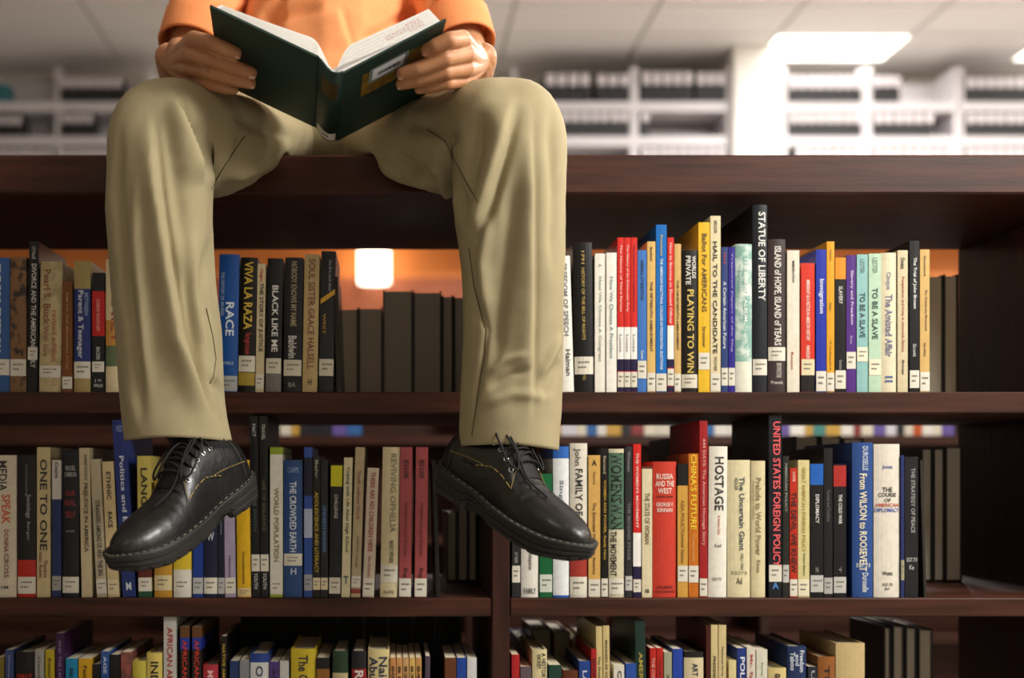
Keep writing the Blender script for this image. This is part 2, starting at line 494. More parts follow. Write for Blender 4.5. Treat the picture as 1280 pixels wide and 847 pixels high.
U(77.5, 90.5, 352, '#75451e', 'short plain brown book with sticker at its foot', lab=(471, 486), t=[('KIM OF THE MORNING STAR', '#b28a56', 366, 462, .22, 0)])
U(92, 113, 326, '#a8935c', 'tan and blue book about parent and teenager', lab=(452, 473), bands=[(361, 452, '#26346e')], t=[('Parent & Teenager', '#c8ccd6', 363, 448, .42, -.12), ('BETWEEN', '#8f9cc0', 366, 394, .22, .26)])
U(115, 130.5, 341, '#17181a', 'black book with a red block on its spine', lab=(452, 465), bands=[(364, 420, '#b5201f')], t=[('COUNSELING THE BLACK CLIENT', '#e2a090', 374, 414, .26, 0), ('BACKER', '#bdbdb8', 434, 450, .3, 0), ('J. H.', '#c6c6c0', 474, 478, .6, 0, 'h'), ('WILLIS', '#c6c6c0', 480, 484, .75, 0, 'h')])
U(131.5, 157, 324, '#d6c59b', 'cream book with red and orange pictures, half behind the trouser', bands=[(400, 432, '#c08a3e'), (432, 458, '#5d6a4a')], t=[('FAMILY', '#a34a3a', 350, 430, .42, .0), ('the', '#3a3530', 336, 344, .4, 0, 'h')])
U(271, 296.5, 318, '#1f4f97', 'blue RACE book half behind the trouser leg', lab=(470, 489), labcol='#a9a9a6', lean=.016, t=[('RACE', '#d9e2ea', 378, 420, .42, .08), ('THE HISTORY OF AN IDEA', '#a5bcd6', 340, 395, .17, -.3), ('NOBLE', '#9fb6d0', 452, 456, .6, 0, 'h')])
U(297, 318.5, 322, '#141310', 'black VIVA LA RAZA book with yellow lettering', lab=(445, 465), lean=.022, bands=[(466, 482, '#a8913a')], t=[('VIVA LA RAZA', '#d4b23c', 327, 412, .5, 0), ('The struggle of a people', '#b23a3a', 416, 443, .42, 0)])
U(319, 329.5, 330, '#cfbf9a', 'thin cream book with black block lettering and red mark', lean=.018, t=[('THE STORY OF JUSTICE', '#1d1b18', 354, 440, .6, 0), ('Negro', '#b8352a', 337, 352, .5, 0)], lab=(468, 486))
U(331.5, 351, 323, '#1b1b1f', 'black BLACK LIKE ME book with white lettering', lab=(448, 467), lean=.016, bands=[(467, 490, '#77736e')], t=[('BLACK LIKE ME', '#e6e6e2', 357, 440, .4, .05), ('+', '#aaa', 336, 342, .3, 0, 'h')] if False else [('BLACK LIKE ME', '#e6e6e2', 357, 440, .4, .05)])
U(353.5, 376.5, 322, '#1d1f24', 'black NOBODY KNOWS MY NAME book with tan lettering', lab=(450, 470), lean=.016, t=[('NOBODY KNOWS MY NAME', '#a79a7d', 327, 408, .32, .02), ('Baldwin', '#d6d6d2', 420, 448, .45, -.02), ('BA', '#8d8d8a', 478, 484, .4, 0, 'h')])
U(377.5, 396.5, 318, '#c2ab79', 'tan book with faded maroon lettering', lean=.018, t=[('SOUL SISTER GRACE HALSELL', '#7c4a40', 324, 462, .46, .02), ('H', '#3a3028', 474, 482, .25, 0, 'h')])
U(398, 416.5, 314, '#23262b', 'charcoal book with a yellow diagonal stripe', lab=(449, 470), lean=.02, t=[('the fire next door', '#8e9299', 325, 365, .22, .15), ('WEST', '#b08a34', 392, 418, .2, -.2)])
MBs = MB()
sp = [o for o in bpy.data.objects if o.get('label', '').startswith('charcoal book')][0]
MBs.add([(-.0108, -.0002, .145), (-.0108, -.0002, .137), (.0112, -.0002, .153), (.0112, -.0002, .161)], [(0, 1, 2, 3)]).build('diagonal_stripe', mat('ink_#d0a02c', '#d0a02c', .5, 0), sp)
U(421, 427.5, 346, '#201812', 'thin dark brown book leaning at the row end', lean=-.035)
# --- upper shelf, beside the lit trouser
U(697, 718, 320, WH, 'white FREEDOM OF SPEECH book, touching the trouser', lean=-.03, t=[('FREEDOM OF SPEECH', '#6d6f72', 330, 420, .28, .15), ('Haiman', '#3c3f45', 437, 470, .3, .2)])
U(718.5, 743, 303, '#131214', 'thick black hardback with small gold lettering', lab=(446, 468), lean=-.014, t=[('HISTORY OF THE BILL OF RIGHTS', '#b49a4e', 335, 425, .16, 0), ('1791', '#b49a4e', 314, 330, .16, 0), ('VOL', '#a08a46', 468, 476, .16, 0)])
U(743.5, 756.5, 317, WH, 'white book with pale green lettering, first of a pair', t=[('How We Choose A Congress', '#98a596', 346, 452, .36, 0), ('A', '#98a596', 330, 334, .3, 0)])
U(758, 771, 316, '#efeae0', 'white book with pale blue lettering, second of a pair', t=[('How We Choose A President', '#8fa6a8', 346, 448, .36, 0)])
for i, (a, s, w_) in enumerate(((771.8, 'The History of Third Parties', 'first'), (780.2, 'The History of the Democratic Party', 'middle'), (788.6, 'The History of the Republican Party', 'last'))):
    U(a, a + 8.1, 297, '#cf2a23', 'thin red and white book, %s of three identical in a row' % w_, bands=[(409, 449, '#efece6'), (449, 464, '#231a3c'), (484, 490, '#231a3c')], lab=(465, 484), t=[(s, '#7c1512' if i == 2 else '#f1c8bd', 306, 390, .42, 0), ('Lucas', '#8c8c90', 418, 440, .35, 0)])
U(797, 808.5, 313, '#3f72b8', 'thin mid-blue book with black lettering', lab=(451, 473), t=[('AMERICA AT ELECTION', '#1b2b47', 325, 375, .32, 0), ('Carson', '#cfd8e4', 438, 449, .3, 0)])
U(809, 819.5, 302, '#d6b06a', 'thin tan FIFTEENTH AMENDMENT book', lab=(466, 489), t=[('THE FIFTEENTH AMENDMENT', '#3a2b18', 352, 440, .3, 0), ('Banfield', '#4a3a22', 309, 326, .28, 0)])
U(820, 833.5, 281, '#1668b5', 'tall bright blue book rising above its neighbours', lab=(467, 489), t=[('THE AMERICAN ELECTORAL COLLEGE IN PRESIDENTIAL ELECTIONS', '#cfe0ee', 323, 462, .25, 0), ('Presidents', '#c9b25a', 294, 320, .2, 0)])
U(834.3, 842.6, 297, '#cf2a23', 'thin red and white book, apart from its three twins', bands=[(407, 449, '#efece6'), (449, 460, '#231a3c'), (483, 490, '#231a3c')], lab=(461, 482), t=[('How to Become an Elected Official', '#f1c8bd', 304, 404, .42, 0), ('Lucas', '#333', 418, 436, .35, 0)] if False else [('How to Become an Elected Official', '#f1c8bd', 304, 404, .42, 0)])
U(843, 851.5, 305, '#cfa969', 'thin tan NINETEENTH AMENDMENT book', lab=(467, 489), t=[('THE NINETEENTH AMENDMENT', '#3a2b18', 350, 438, .34, 0)])
U(852, 872.5, 313, '#17140f', 'black PLAYING TO WIN book with yellow and white lettering', lab=(468, 485), labcol='#cfc8b4', t=[('PLAYING TO WIN', '#c9ad4e', 362, 466, .42, .05), ('PRIVATE', '#d6d2c8', 320, 356, .3, -.1), ('WORLDS', '#d6d2c8', 320, 348, .25, .26)])
U(873, 887.5, 278, '#e0b32c', 'tall yellow book with brown italic lettering', lab=(441, 462), t=[('Ballot For AMERICANS', '#5f4416', 292, 390, .42, .02), ('Strommer', '#6d5220', 408, 434, .3, 0)])
U(888, 901, 270, '#d9cba4', 'tall thin cream HAIL TO THE CANDIDATE book', lab=(467, 489), t=[('HAIL TO THE CANDIDATE', '#1d1b18', 302, 442, .42, -.05), ('MELDER', '#6b6250', 276, 292, .3, 0), ('FISCHER', '#6b6250', 446, 464, .28, 0)])
U(901.7, 910, 309, '#2d3f72', 'thin slate-blue book with white lettering', lab=(460, 482), t=[('A Certain American Future', '#cfd4e0', 352, 436, .5, 0), ('1812', '#b23a50', 316, 330, .35, 0)])
U(910.5, 919, 309, '#2b2383', 'thin indigo book with gold lettering', lab=(460, 482), t=[('Treasured Papers of the Flag', '#a99ccf', 316, 440, .3, 0)])
U(919.5, 940.5, 305, '#7fa89c', 'sea-green book fading to a white foot', pat=('#d4ded2', .45, .62), bands=[(452, 490, '#dcdccb')], t=[('THE LIBERTY ALBUM', '#dfe7df', 322, 402, .2, .1), ('Handlin', '#c6d3c8', 330, 372, .16, -.2)])
U(941, 959.5, 256, '#1b1e24', 'tallest black STATUE OF LIBERTY book', lab=(449, 469), t=[('STATUE OF LIBERTY', '#d3d1cb', 265, 376, .5, .12)])
U(960.5, 982.5, 299, '#3a3030', 'dark brown ISLAND OF HOPE ISLAND OF TEARS book', lab=(434, 451), t=[('ISLAND of HOPE, ISLAND of TEARS', '#d8d2c8', 308, 432, .46, 0), ('BROWNSTONE', '#b8b0a6', 454, 472, .3, .1), ('Franck', '#c0b8ae', 476, 480, .7, 0, 'h')])
U(984, 999.5, 313, '#ddd5c2', 'plain off-white book with a short black title', t=[('IMMIGRATION', '#2a2826', 326, 353, .2, 0), ('Rosen', '#a34a3c', 440, 462, .18, -.1)])
U(1001.5, 1018.5, 329, '#cc3424', 'short red book with white lettering', lab=(449, 469), labcol='#d8cca4', bands=[(469, 490, '#1d1716')], t=[('IMMIGRANT AS A FACTOR IN AMERICAN HISTORY', '#f0cfc0', 350, 426, .28, 0), ('HANDLIN', '#f0cfc0', 432, 448, .28, 0)])
U(1020, 1033, 312, '#22319b', 'royal blue Immigration book', lab=(464, 489), t=[('Immigration', '#d6daf0', 349, 392, .55, 0)])
U(1033.4, 1043.2, 302, '#d79b27', 'thin golden-orange book', lab=(466, 489), t=[('Coming to America', '#8a5c10', 312, 326, .35, 0), ('Asian', '#7a5010', 378, 388, .3, 0), ('Takaki', '#8a5c10', 424, 462, .2, 0)])
U(1044, 1057.5, 322, '#151416', 'black SLAVERY book with an orange block at its head', lab=(463, 486), bands=[(322, 349, '#d68c25')], t=[('SLAVERY', '#cfcac2', 358, 380, .36, 0), ('Greenhaven', '#8d8a86', 450, 462, .3, 0)])
U(1058, 1070, 319, '#50297a', 'purple book with a white sticker', lab=(440, 461), t=[('Slavery and Freedom', '#c9b6da', 338, 406, .4, .05), ('Rose', '#a68fc0', 420, 430, .3, 0)])
U(1071, 1085, 318, '#8bb8b4', 'pale teal TO BE A SLAVE book', lab=(434, 452), labcol='#e6dcc0', t=[('TO BE A SLAVE', '#2f4d4e', 366, 422, .5, 0), ('LESTER', '#6d8f8e', 324, 342, .4, 0)])
U(1086, 1101.5, 317, '#b3cdb4', 'mint-green TO BE A SLAVE book', lab=(449, 469), labcol='#e6dcc0', t=[('TO BE A SLAVE', '#2f4a3c', 360, 424, .46, 0), ('LESTER', '#7d9c84', 322, 342, .4, 0)])
U(1101.5, 1121, 316, '#d9ceb0', 'cream book with blue-grey italic lettering', t=[('The Amistad Affair', '#6a6c88', 368, 446, .46, 0), ('Cinque', '#8a8ca0', 340, 362, .36, -.05), ('=', '#4e5f8c', 470, 478, .5, 0, 'h')])
U(1122, 1135, 313, '#cdbf9c', 'beige book with a long red-brown title', t=[('Perspectives and Irony in American Slavery', '#a34a2c', 346, 440, .32, .0), ('Owens', '#2f2a26', 322, 336, .42, 0), ('Mississippi', '#3a3430', 450, 468, .3, 0)])
U(1137, 1149.3, 301, '#141315', 'black book with bold white title beside the last tan one', lab=(463, 485), t=[('The Trial of John Brown', '#deddd8', 322, 386, .42, 0), ('Scott', '#b8b6b2', 430, 446, .36, 0)])
U(1150, 1162.3, 312, '#cba767', 'tan Antislavery Movement book at the row end', lab=(465, 489), t=[('The Antislavery Movement', '#5a452a', 362, 414, .3, .1), ('Dumond', '#4a3a22', 320, 345, .2, 0), ('Ann Arbor', '#5a452a', 428, 446, .25, 0)])
# --- middle shelf, bookcase bay beside the divider
M(-10, 20, 569, '#cdc3ad', 'cream MEDIA SPEAK book cut off at the edge', t=[('MEDIA', '#2c2a28', 576, 614, .36, -.05), ('SPEAK', '#c3562a', 618, 655, .36, .08), ('DONNA', '#8a4a3a', 662, 690, .2, .1), ('CROSS', '#7a4a40', 692, 722, .2, .1), ('HM', '#333', 732, 736, .3, .1, 'h')])
M(21.5, 44.5, 569, '#1a1919', 'black book turning red at its foot', lab=(721, 742), bands=[(700, 748, '#b72a1c')], t=[('Sociology', '#9a9894', 618, 648, .3, .1), ('Understanding', '#6d6b68', 580, 620, .18, 0), ('Berger', '#8a8884', 652, 676, .2, .1)])
M(46, 63, 559, '#c7b68a', 'cream ONE TO ONE book with outlined black lettering', t=[('ONE TO ONE', '#25221c', 574, 688, .56, 0), ('Theodore', '#7a4030', 700, 722, .3, .15), ('Isaac Rubin', '#7a4030', 690, 722, .26, -.2)])
M(65, 76.5, 575, '#22315f', 'thin dark blue book with white head', bands=[(575, 624, '#c8c4ba')], t=[('Kwarts', '#55524c', 578, 598, .42, 0)], lab=(720, 738), labcol='#9d9b94')
M(77.5, 98.5, 562, '#191c20', 'wide black book with dim red lettering', lab=(721, 741), t=[('RACHEL', '#a9a9a4', 582, 588, .6, 0, 'h'), ('CAMERON', '#a9a9a4', 590, 596, .7, 0, 'h'), ('OUR', '#8c2b2a', 613, 620, .6, 0, 'h'), ('REAL', '#8c2b2a', 625, 632, .7, 0, 'h'), ('SELF', '#8c2b2a', 639, 647, .6, 0, 'h'), ('the origins', '#8a8a86', 662, 666, .5, 0, 'h')])
M(102, 115.5, 560, '#c8b894', 'thin cream PREJUDICE IN AMERICA book', lean=-.018, t=[('PREJUDICE IN AMERICA', '#4a4030', 604, 690, .5, 0), ('SIMPSON', '#6a5f4c', 568, 600, .3, .1)])
M(121, 134, 574, '#b9ad90', 'thin grey-cream book tilting beside PREJUDICE IN AMERICA', lean=-.05, lab=(724, 742), t=[('STRANGERS AMONG US AND THE BIG', '#3c3a36', 625, 720, .46, 0)])
M(135, 149.5, 577, '#d0b98a', 'cream book with black title leaning on the navy one', lean=-.045, t=[('ETHNIC', '#2a2420', 590, 625, .4, 0), ('RACE', '#2a2420', 640, 660, .4, 0)], lab=(725, 743), labcol='#e0cfa6')
M(153.5, 170, 525, '#22336f', 'tall leaning navy Politics and Ethnicity book behind the toe', lean=-.062, t=[('Politics and Ethnicity', '#c9cedd', 570, 700, .46, 0), ('WEED', '#7d8ab0', 532, 540, .5, 0, 'h'), ('M', '#cfd4e0', 728, 738, .4, 0, 'h')])
M(173, 190, 570, '#b8a652', 'cream and yellow book with striped lettering behind the shoe', lean=-.01, bands=[(700, 722, '#5b2620'), (739, 748, '#1f4a34')], lab=(722, 739), t=[('LANGUAGE', '#2a2818', 585, 680, .5, 0)])
M(192.5, 215, 600, '#b5862c', 'ochre book seen below the shoe sole', lab=(719, 738), labcol='#cdbb8d')
M(216.5, 239.5, 585, '#d0b32c', 'white and yellow book below the shoe sole', bands=[(712, 748, '#d9d4c6')], lab=(722, 740))
M(241, 254, 590, '#1d3a86', 'plain blue book below the shoe heel', lab=(722, 742), labcol='#b3b2ae')
M(254.5, 272, 590, '#1a1f38', 'dark navy book with silver monogram below the shoe heel', lab=(722, 742), t=[('W', '#c0c4cc', 665, 676, .5, 0, 'h')])
M(272.5, 281, 592, '#1b2130', 'thin near-black book beside the lilac one', lab=(722, 742), labcol='#b3b2ae', t=[('Shadows', '#7d828c', 645, 668, .3, 0)])
M(281.5, 295, 598, '#a497ad', 'lilac book below the shoe heel', lean=-.016, lab=(722, 742), t=[('Adolescence', '#5c5266', 694, 722, .22, 0)])
M(296.5, 314, 575, '#dcae1c', 'bright yellow book below the shoe heel', lean=-.012, lab=(735, 746), labcol='#d9bf8a', t=[('Homelessness', '#6a5410', 690, 730, .2, 0)])
M(315, 325.5, 520, '#17191a', 'tall black book with white sticker beside the yellow one', lean=-.014, lab=(693, 714), t=[('FACT', '#b9bab6', 530, 546, .4, 0), ('LIFE IN THE SOUTH', '#4a5c52', 590, 664, .4, 0), ('YOUTH', '#c0c0bc', 716, 736, .45, 0)])
M(326, 336.5, 520, '#191a18', 'tall black book with white sticker beside the green-topped one', lean=-.01, lab=(693, 714), t=[('TRAVEL', '#b9bab6', 530, 550, .4, 0), ('LIFE OF BALANCE', '#5a5c48', 600, 664, .4, 0), ('YOUTH', '#c0c0bc', 716, 736, .45, 0)])
M(337.5, 353.5, 559, '#d6d2c3', 'white WORLD POPULATION book with a green head', bands=[(559, 568, '#8ca02c'), (743, 748, '#8ca02c')], t=[('WORLD POPULATION', '#7d7c3a', 610, 702, .4, 0), ('HEIN', '#555', 586, 600, .2, 0)] if False else [('WORLD POPULATION', '#7d7c3a', 610, 702, .4, 0)], lab=(724, 742))
M(354.5, 378, 575, '#2b4a7c', 'slate-blue THE CROWDED EARTH book', lab=(692, 707), t=[('THE CROWDED EARTH', '#ccd6e2', 602, 690, .36, .0), ('CAPPS', '#7c94b6', 584, 591, .6, 0, 'h'), ('H', '#b6c4d6', 710, 718, .3, .1, 'h')])
M(380, 390.5, 559, '#2f4f9a', 'thin blue book with a pale strip in its middle', bands=[(572, 620, '#181c30'), (636, 672, '#aab4cc')], lab=(718, 738), labcol='#9fa3ac')
M(391, 400.5, 570, '#1c1a14', 'thin black book with small yellow lettering', t=[('ADOLESCENCE AND LITERACY', '#c4a83a', 615, 716, .5, 0), ('Bahr', '#a9a8a0', 575, 598, .4, 0)], lab=(722, 737), labcol='#e0d5b0')
M(401, 410, 575, '#23262c', 'thin charcoal book with small blue lettering', t=[('UNDERSTANDING', '#5b86b4', 632, 690, .5, 0)], lab=(722, 737), labcol='#e0d5b0')
M(411, 425.5, 580, '#1c1c1e', 'black book with a lime-yellow block', lean=.016, bands=[(582, 608, '#c9c51e')], lab=(722, 742), t=[('CHALLENGE', '#b8b8b2', 618, 648, .3, 0)])
M(426.5, 437.5, 572, '#d8cfa8', 'thin cream Coping with Life After High School book', lean=.02, t=[('Coping with Life After High School', '#4c5638', 584, 690, .5, 0), ('T', '#2a4a48', 720, 730, .6, 0, 'h')])
M(438.5, 450.5, 559, '#b7a683', 'tall thin tan book beside the High School one', lean=.03, t=[('Youth without Work', '#8a5244', 588, 650, .36, 0), ('OECD study', '#6a5f4c', 670, 710, .3, 0)], bands=[(736, 742, '#8c3a34')], lab=(720, 734))
M(453, 467.5, 585, '#cfc0ac', 'pinkish cream THERE ARE NO CHILDREN HERE book', lean=.04, lab=(723, 745), t=[('THERE ARE NO CHILDREN HERE', '#9c4640', 590, 690, .42, 0), ('Alex Kotlowitz', '#a86a62', 695, 722, .3, 0)])
M(475, 497, 559, '#d3c59d', 'wide cream REVIVING OPHELIA book', lean=.018, lab=(706, 728), t=[('REVIVING OPHELIA', '#8c8468', 567, 666, .34, .15), ('MARY PIPHER', '#6d6650', 676, 704, .26, .1), ('BALLANTINE', '#5c5644', 738, 742, .6, 0, 'h')])
for a, w_ in ((498.5, 'standing against the wide cream one'), (518, 'last before the dark gap')):
    M(a, a + 15.5, 559, '#a04b4c', 'dusty-red book with dark lettering, ' + w_, lean=.01, lab=(723, 746), t=[('BECK & LIVNE', '#3c1a1c', 575, 598, .42, .0), ('Childhood and Society', '#6a2a2c', 628, 696, .32, 0), ('Eng', '#4a1c1e', 710, 722, .4, 0)])
M(545, 550.5, 575, '#1a1612', 'thin dark book leaning in the gap behind the shoe heel', lean=-.03)
# --- middle shelf, bay beyond the divider
M(640, 650.5, 590, '#252627', 'dark grey book next to the divider below the shoe', lab=(707, 728), t=[('AT RISK', '#9a9a96', 690, 704, .4, 0)])
M(651.5, 673.5, 590, '#dedace', 'white book between the divider and the green one', t=[('Adoption', '#55524e', 690, 712, .3, 0), ('FAMILY', '#6a6a66', 735, 742, .7, 0, 'h')])
M(674.5, 690.5, 592, '#126036', 'green book seen below the shoe sole', lab=(718, 740), labcol='#ccd2c4')
M(691.5, 711.5, 558, '#e3e4e4', 'white book with a blue head beside the shoelaces', bands=[(558, 573, '#2f62b4'), (744, 748, '#2f62b4')], t=[('@', '#4a7cbc', 576, 592, .5, 0, 'h'), ('Singles', '#7d8898', 600, 640, .3, 0)] if False else [('Singles', '#7d8898', 600, 640, .3, 0)])
M(712.5, 734.5, 554, '#d9d2c2', 'off-white FAMILY book above the shoe toe', bands=[(655, 721, '#a0372c')], lab=(721, 744), t=[('FAMILY OF FOUR', '#2a2826', 586, 680, .42, .02), ('John', '#6a6560', 560, 582, .4, -.1)])
M(735.5, 750.5, 569, '#d0a45a', 'orange-tan book with thin brown lettering beside the shoe toe', lab=(724, 747), t=[('The Extended Woman in America', '#6a4a20', 628, 718, .26, 0), ('A', '#2a2018', 575, 582, .4, 0, 'h'), ('Norris', '#7a5a2c', 590, 606, .2, 0)])
M(751.5, 760, 560, '#151310', 'thin black book with small gold lettering', lab=(723, 747), t=[('WOMEN AND POWER, Ready Now', '#b8912f', 600, 700, .5, 0), ('Bernard', '#a89c80', 570, 592, .4, 0)])
M(761, 780.5, 561, '#cdc5a6', 'cream book with WOMENSWAN in green blocks', bands=[(566, 662, '#4f6f58')], lab=(723, 743), t=[('WOMENSWAN', '#16201a', 566, 662, .72, 0), ('THE MOVEMENT', '#2c2e26', 664, 720, .4, -.2)])
M(781.5, 790.5, 558, '#2a2b2d', 'thin charcoal book beside the red and white one', lab=(720, 738), labcol='#bdbbb4', t=[('Woman', '#8a8a88', 564, 590, .4, 0), ('THE SECOND STAGE', '#77777a', 628, 700, .4, 0)])
M(791.5, 801.5, 555, '#cc2420', 'thin red book with white foot and navy stripe', bands=[(666, 708, '#eeeae4'), (708, 724, '#231a3c'), (740, 748, '#231a3c')], lab=(724, 740), t=[('THE WOMEN\'S MOVEMENT', '#f1c8bd', 566, 660, .36, 0)])
M(802.5, 815.5, 583, '#d8cca8', 'short cream book with brown lettering', bands=[(583, 586, '#5a3020')], t=[('THE STATE OF WOMAN', '#7a6a4c', 616, 680, .5, 0), ('HB', '#222', 736, 741, .4, 0, 'h')])
M(816.5, 846, 577, '#c43c2c', 'wide red RUSSIA AND THE WEST hardback', t=[('RUSSIA', '#efd2c4', 592, 599, .72, 0, 'h'), ('AND THE', '#efd2c4', 601, 608, .8, 0, 'h'), ('WEST', '#efd2c4', 610, 617, .6, 0, 'h'), ('Under Lenin', '#3a1510', 619, 622, .7, 0, 'h'), ('GEORGE F.', '#efd2c4', 628, 633, .75, 0, 'h'), ('KENNAN', '#efd2c4', 635, 640, .65, 0, 'h'), ('ATLANTIC', '#5a1a14', 732, 736, .7, 0, 'h'), ('LITTLE BROWN', '#5a1a14', 738, 741, .8, 0, 'h')])
M(847, 860, 580, '#c99744', 'tan book with a black head beside the red hardback', bands=[(580, 607, '#161414')], lab=(707, 727), t=[('ASIA POLICY', '#8a6224', 625, 664, .34, 0), ('United States', '#7a5620', 664, 704, .3, 0)])
M(860.7, 873.3, 567, '#c06a1c', 'orange CHINA\'S FUTURE book with yellow lettering', lab=(707, 728), t=[("CHINA'S FUTURE", '#e8c22a', 568, 662, .62, 0), ('Crossroads', '#d8a050', 668, 702, .3, 0)])
M(874.5, 884.5, 526, '#9c1f20', 'tall thin dark red book', lab=(723, 745), t=[('444 DAYS: The American Hostage Story', '#d8968c', 548, 682, .5, 0)])
M(885.5, 908.5, 558, '#e2ddcf', 'white HOSTAGE book with bold black lettering', lean=.008, t=[('HOSTAGE', '#1b1a18', 571, 638, .5, .05), ('An American Ordeal', '#b8604c', 644, 668, .14, .05), ('Karl', '#5c5850', 680, 684, .35, 0, 'h'), ('327.73', '#77736a', 722, 726, .5, -.1, 'h')])
M(909.5, 938.5, 575, '#d6cba4', 'wide cream Uncertain Giant book', t=[('The Uncertain Giant', '#3c4a50', 596, 688, .24, .12), ('ADLER', '#6a6a5c', 597, 613, .14, -.12), ('1921-1941', '#5c6458', 692, 712, .14, .12), ('32273', '#8a8468', 714, 718, .7, 0, 'h'), ('Ad', '#5c5844', 722, 730, .25, 0, 'h')])
M(939, 957, 576, '#d2c59c', 'cream Prelude to World Power book', t=[('Prelude to World Power', '#8a7c58', 597, 694, .38, .0), ('American Policy', '#a89c78', 600, 650, .18, -.34), ('Rhea', '#8a7c58', 700, 716, .25, 0)])
M(961, 977.5, 519, '#16171e', 'tallest black book with coral UNITED STATES FOREIGN POLICY lettering', lab=(706, 727), t=[('UNITED STATES FOREIGN POLICY', '#e2585c', 527, 708, .56, .1), ('A', '#4a86c8', 728, 736, .5, 0, 'h')])
M(978.5, 986.5, 570, '#22241f', 'thin dark book behind the coral-lettered one', lab=(706, 728), labcol='#bab8b0', t=[('AMERICAN POLICY', '#8d8f86', 578, 640, .4, 0)])
M(987.3, 997, 585, '#b42d18', 'thin red THE DEVIL WE KNEW book', lab=(724, 745), t=[('THE DEVIL WE KNEW', '#1d1413', 615, 716, .66, 0), ('HWB', '#e8b0a0', 590, 602, .4, 0)])
M(997.5, 1012, 575, '#cfc28a', 'cream-yellow book with thin olive lettering', lab=(724, 745), labcol='#e0d8ba', t=[('GREAT AMERICAN FOREIGN POLICY', '#a88f3c', 584, 690, .3, 0), ('Robert Beisner', '#4f6b3a', 692, 720, .2, .05)])
M(1013, 1029.5, 579, '#151416', 'black book with a blue block at its head', lab=(719, 740), labcol='#b9b7b0', bands=[(580, 606, '#1f5cae')], t=[('DIPLOMACY', '#d8d6d0', 618, 654, .28, .02), ('Z', '#8a8884', 708, 716, .2, 0)])
M(1030, 1041, 560, '#19181a', 'plain black book between the blue-blocked and red-blocked ones', lab=(722, 742), labcol='#aaa8a2', t=[('Turmoil and Tradition', '#5a585a', 612, 652, .4, 0)])
M(1042, 1058, 580, '#151416', 'black book with a red block at its head', lab=(721, 741), labcol='#b9b7b0', bands=[(582, 608, '#a52b28')], t=[('THE COLD WAR', '#d8d6d0', 618, 655, .28, .02), ('T', '#8a8884', 708, 716, .2, 0)])
M(1066, 1092, 553, '#2a4a86', 'thick blue hardback with cream lettering beside the wide white one', d=.2, t=[('From WILSON to ROOSEVELT', '#e0d6b8', 592, 714, .36, 0), ('DUROSELLE', '#b8c2d2', 558, 588, .28, .1), ('Duroselle', '#c8ccd0', 716, 740, .3, .1), ('327.73', '#c8ccd0', 704, 709, .7, 0, 'h')])
M(1093, 1125.5, 555, '#d9d2c3', 'wide white COURSE OF AMERICAN DIPLOMACY hardback', t=[('Jones', '#4a5a96', 581, 587, .4, 0, 'h'), ('THE', '#3a3834', 609, 615, .4, 0, 'h'), ('COURSE', '#3a3834', 616, 621, .7, 0, 'h'), ('OF', '#3a3834', 623, 627.5, .26, 0, 'h'), ('AMERICAN', '#b8584a', 629, 633.5, .92, 0, 'h'), ('DIPLOMACY', '#4a5aa6', 635, 640, .96, 0, 'h'), ('Watts', '#2e2c2a', 714, 719, .4, 0, 'h'), ('327.73', '#3a3834', 729, 732.5, .4, .0, 'h'), ('Jo', '#3a3834', 734, 738, .2, -.1, 'h')])
M(1126, 1130.5, 569, '#23305e', 'very thin dark blue book squeezed beside the wide white hardback', lab=(700, 725), labcol='#9c9678')
M(1131, 1148, 571, '#1c1d1f', 'black THE STRATEGY OF PEACE book', t=[('THE STRATEGY OF PEACE', '#9a9a98', 585, 666, .3, .1), ('327.73', '#b0b0ac', 697, 702, .8, 0, 'h'), ('Ke', '#b0b0ac', 706, 712, .35, 0, 'h')])
M(1155, 1158.5, 575, '#2c2a26', 'very thin dark pamphlet leaning at the end of the row', lean=-.03)
# --- bottom shelf, bay beside the divider
B(-6, 5, 822, '#7a6c2c', 'olive book cut off by the picture edge')
B(6.5, 16.5, 812, '#3c4a78', 'blue-grey book near the picture edge', t=[('Women', '#8a94b0', 818, 850, .3, 0)])
B(18.5, 42, 815, '#1a1716', 'wide black book with red lettering low down', t=[('FEMALE', '#a8281e', 842, 849, .8, 0, 'h')])
B(43.5, 55, 812, '#9c9a94', 'pale grey book between the black and the yellow one', t=[('Gender', '#5c5a56', 820, 860, .3, 0)])
B(56.5, 68, 812, '#b09c26', 'mustard-yellow book beside the purple one', t=[('Sisterhood', '#4a4210', 822, 870, .35, 0)])
B(69.5, 80.5, 791, '#351a3e', 'tall purple book', t=[('AND THE LADIES', '#8c6a9a', 800, 860, .35, 0)])
B(82, 97, 823, '#1d7ea6', 'cyan-blue book beside the gold one', t=[('Blue', '#0e3c52', 835, 870, .3, 0)])
B(98, 115, 823, '#c4961c', 'gold book beside the cyan-blue one', t=[('Feminism', '#4a3808', 832, 870, .3, 0)])
B(126, 136.5, 814, '#2b4a86', 'blue book standing after a gap of dark books', t=[('AGE', '#b8c4d8', 820, 842, .4, 0)])
B(116, 125, 830, '#1d1b1a', 'thin black book between the gold and the blue one')
B(137.5, 150, 818, '#181716', 'plain black book beside the mottled red-brown one')
B(151, 164.5, 815, '#8a4a40', 'mottled red-brown book', pat=('#5c3a36', .45, .6))
B(165, 182.5, 826, '#b5a844', 'short yellow-olive book beside the IND one')
B(183, 203, 816, '#c9b45e', 'yellow-cream book with large black IND lettering', t=[('INDIANS', '#1c1a14', 827, 890, .5, 0)])
B(204.5, 220.5, 771, '#b3b0a8', 'tallest grey-white book with red AFRICAN lettering', t=[('AFRICAN AMERICANS', '#9c3430', 784, 900, .46, 0)])
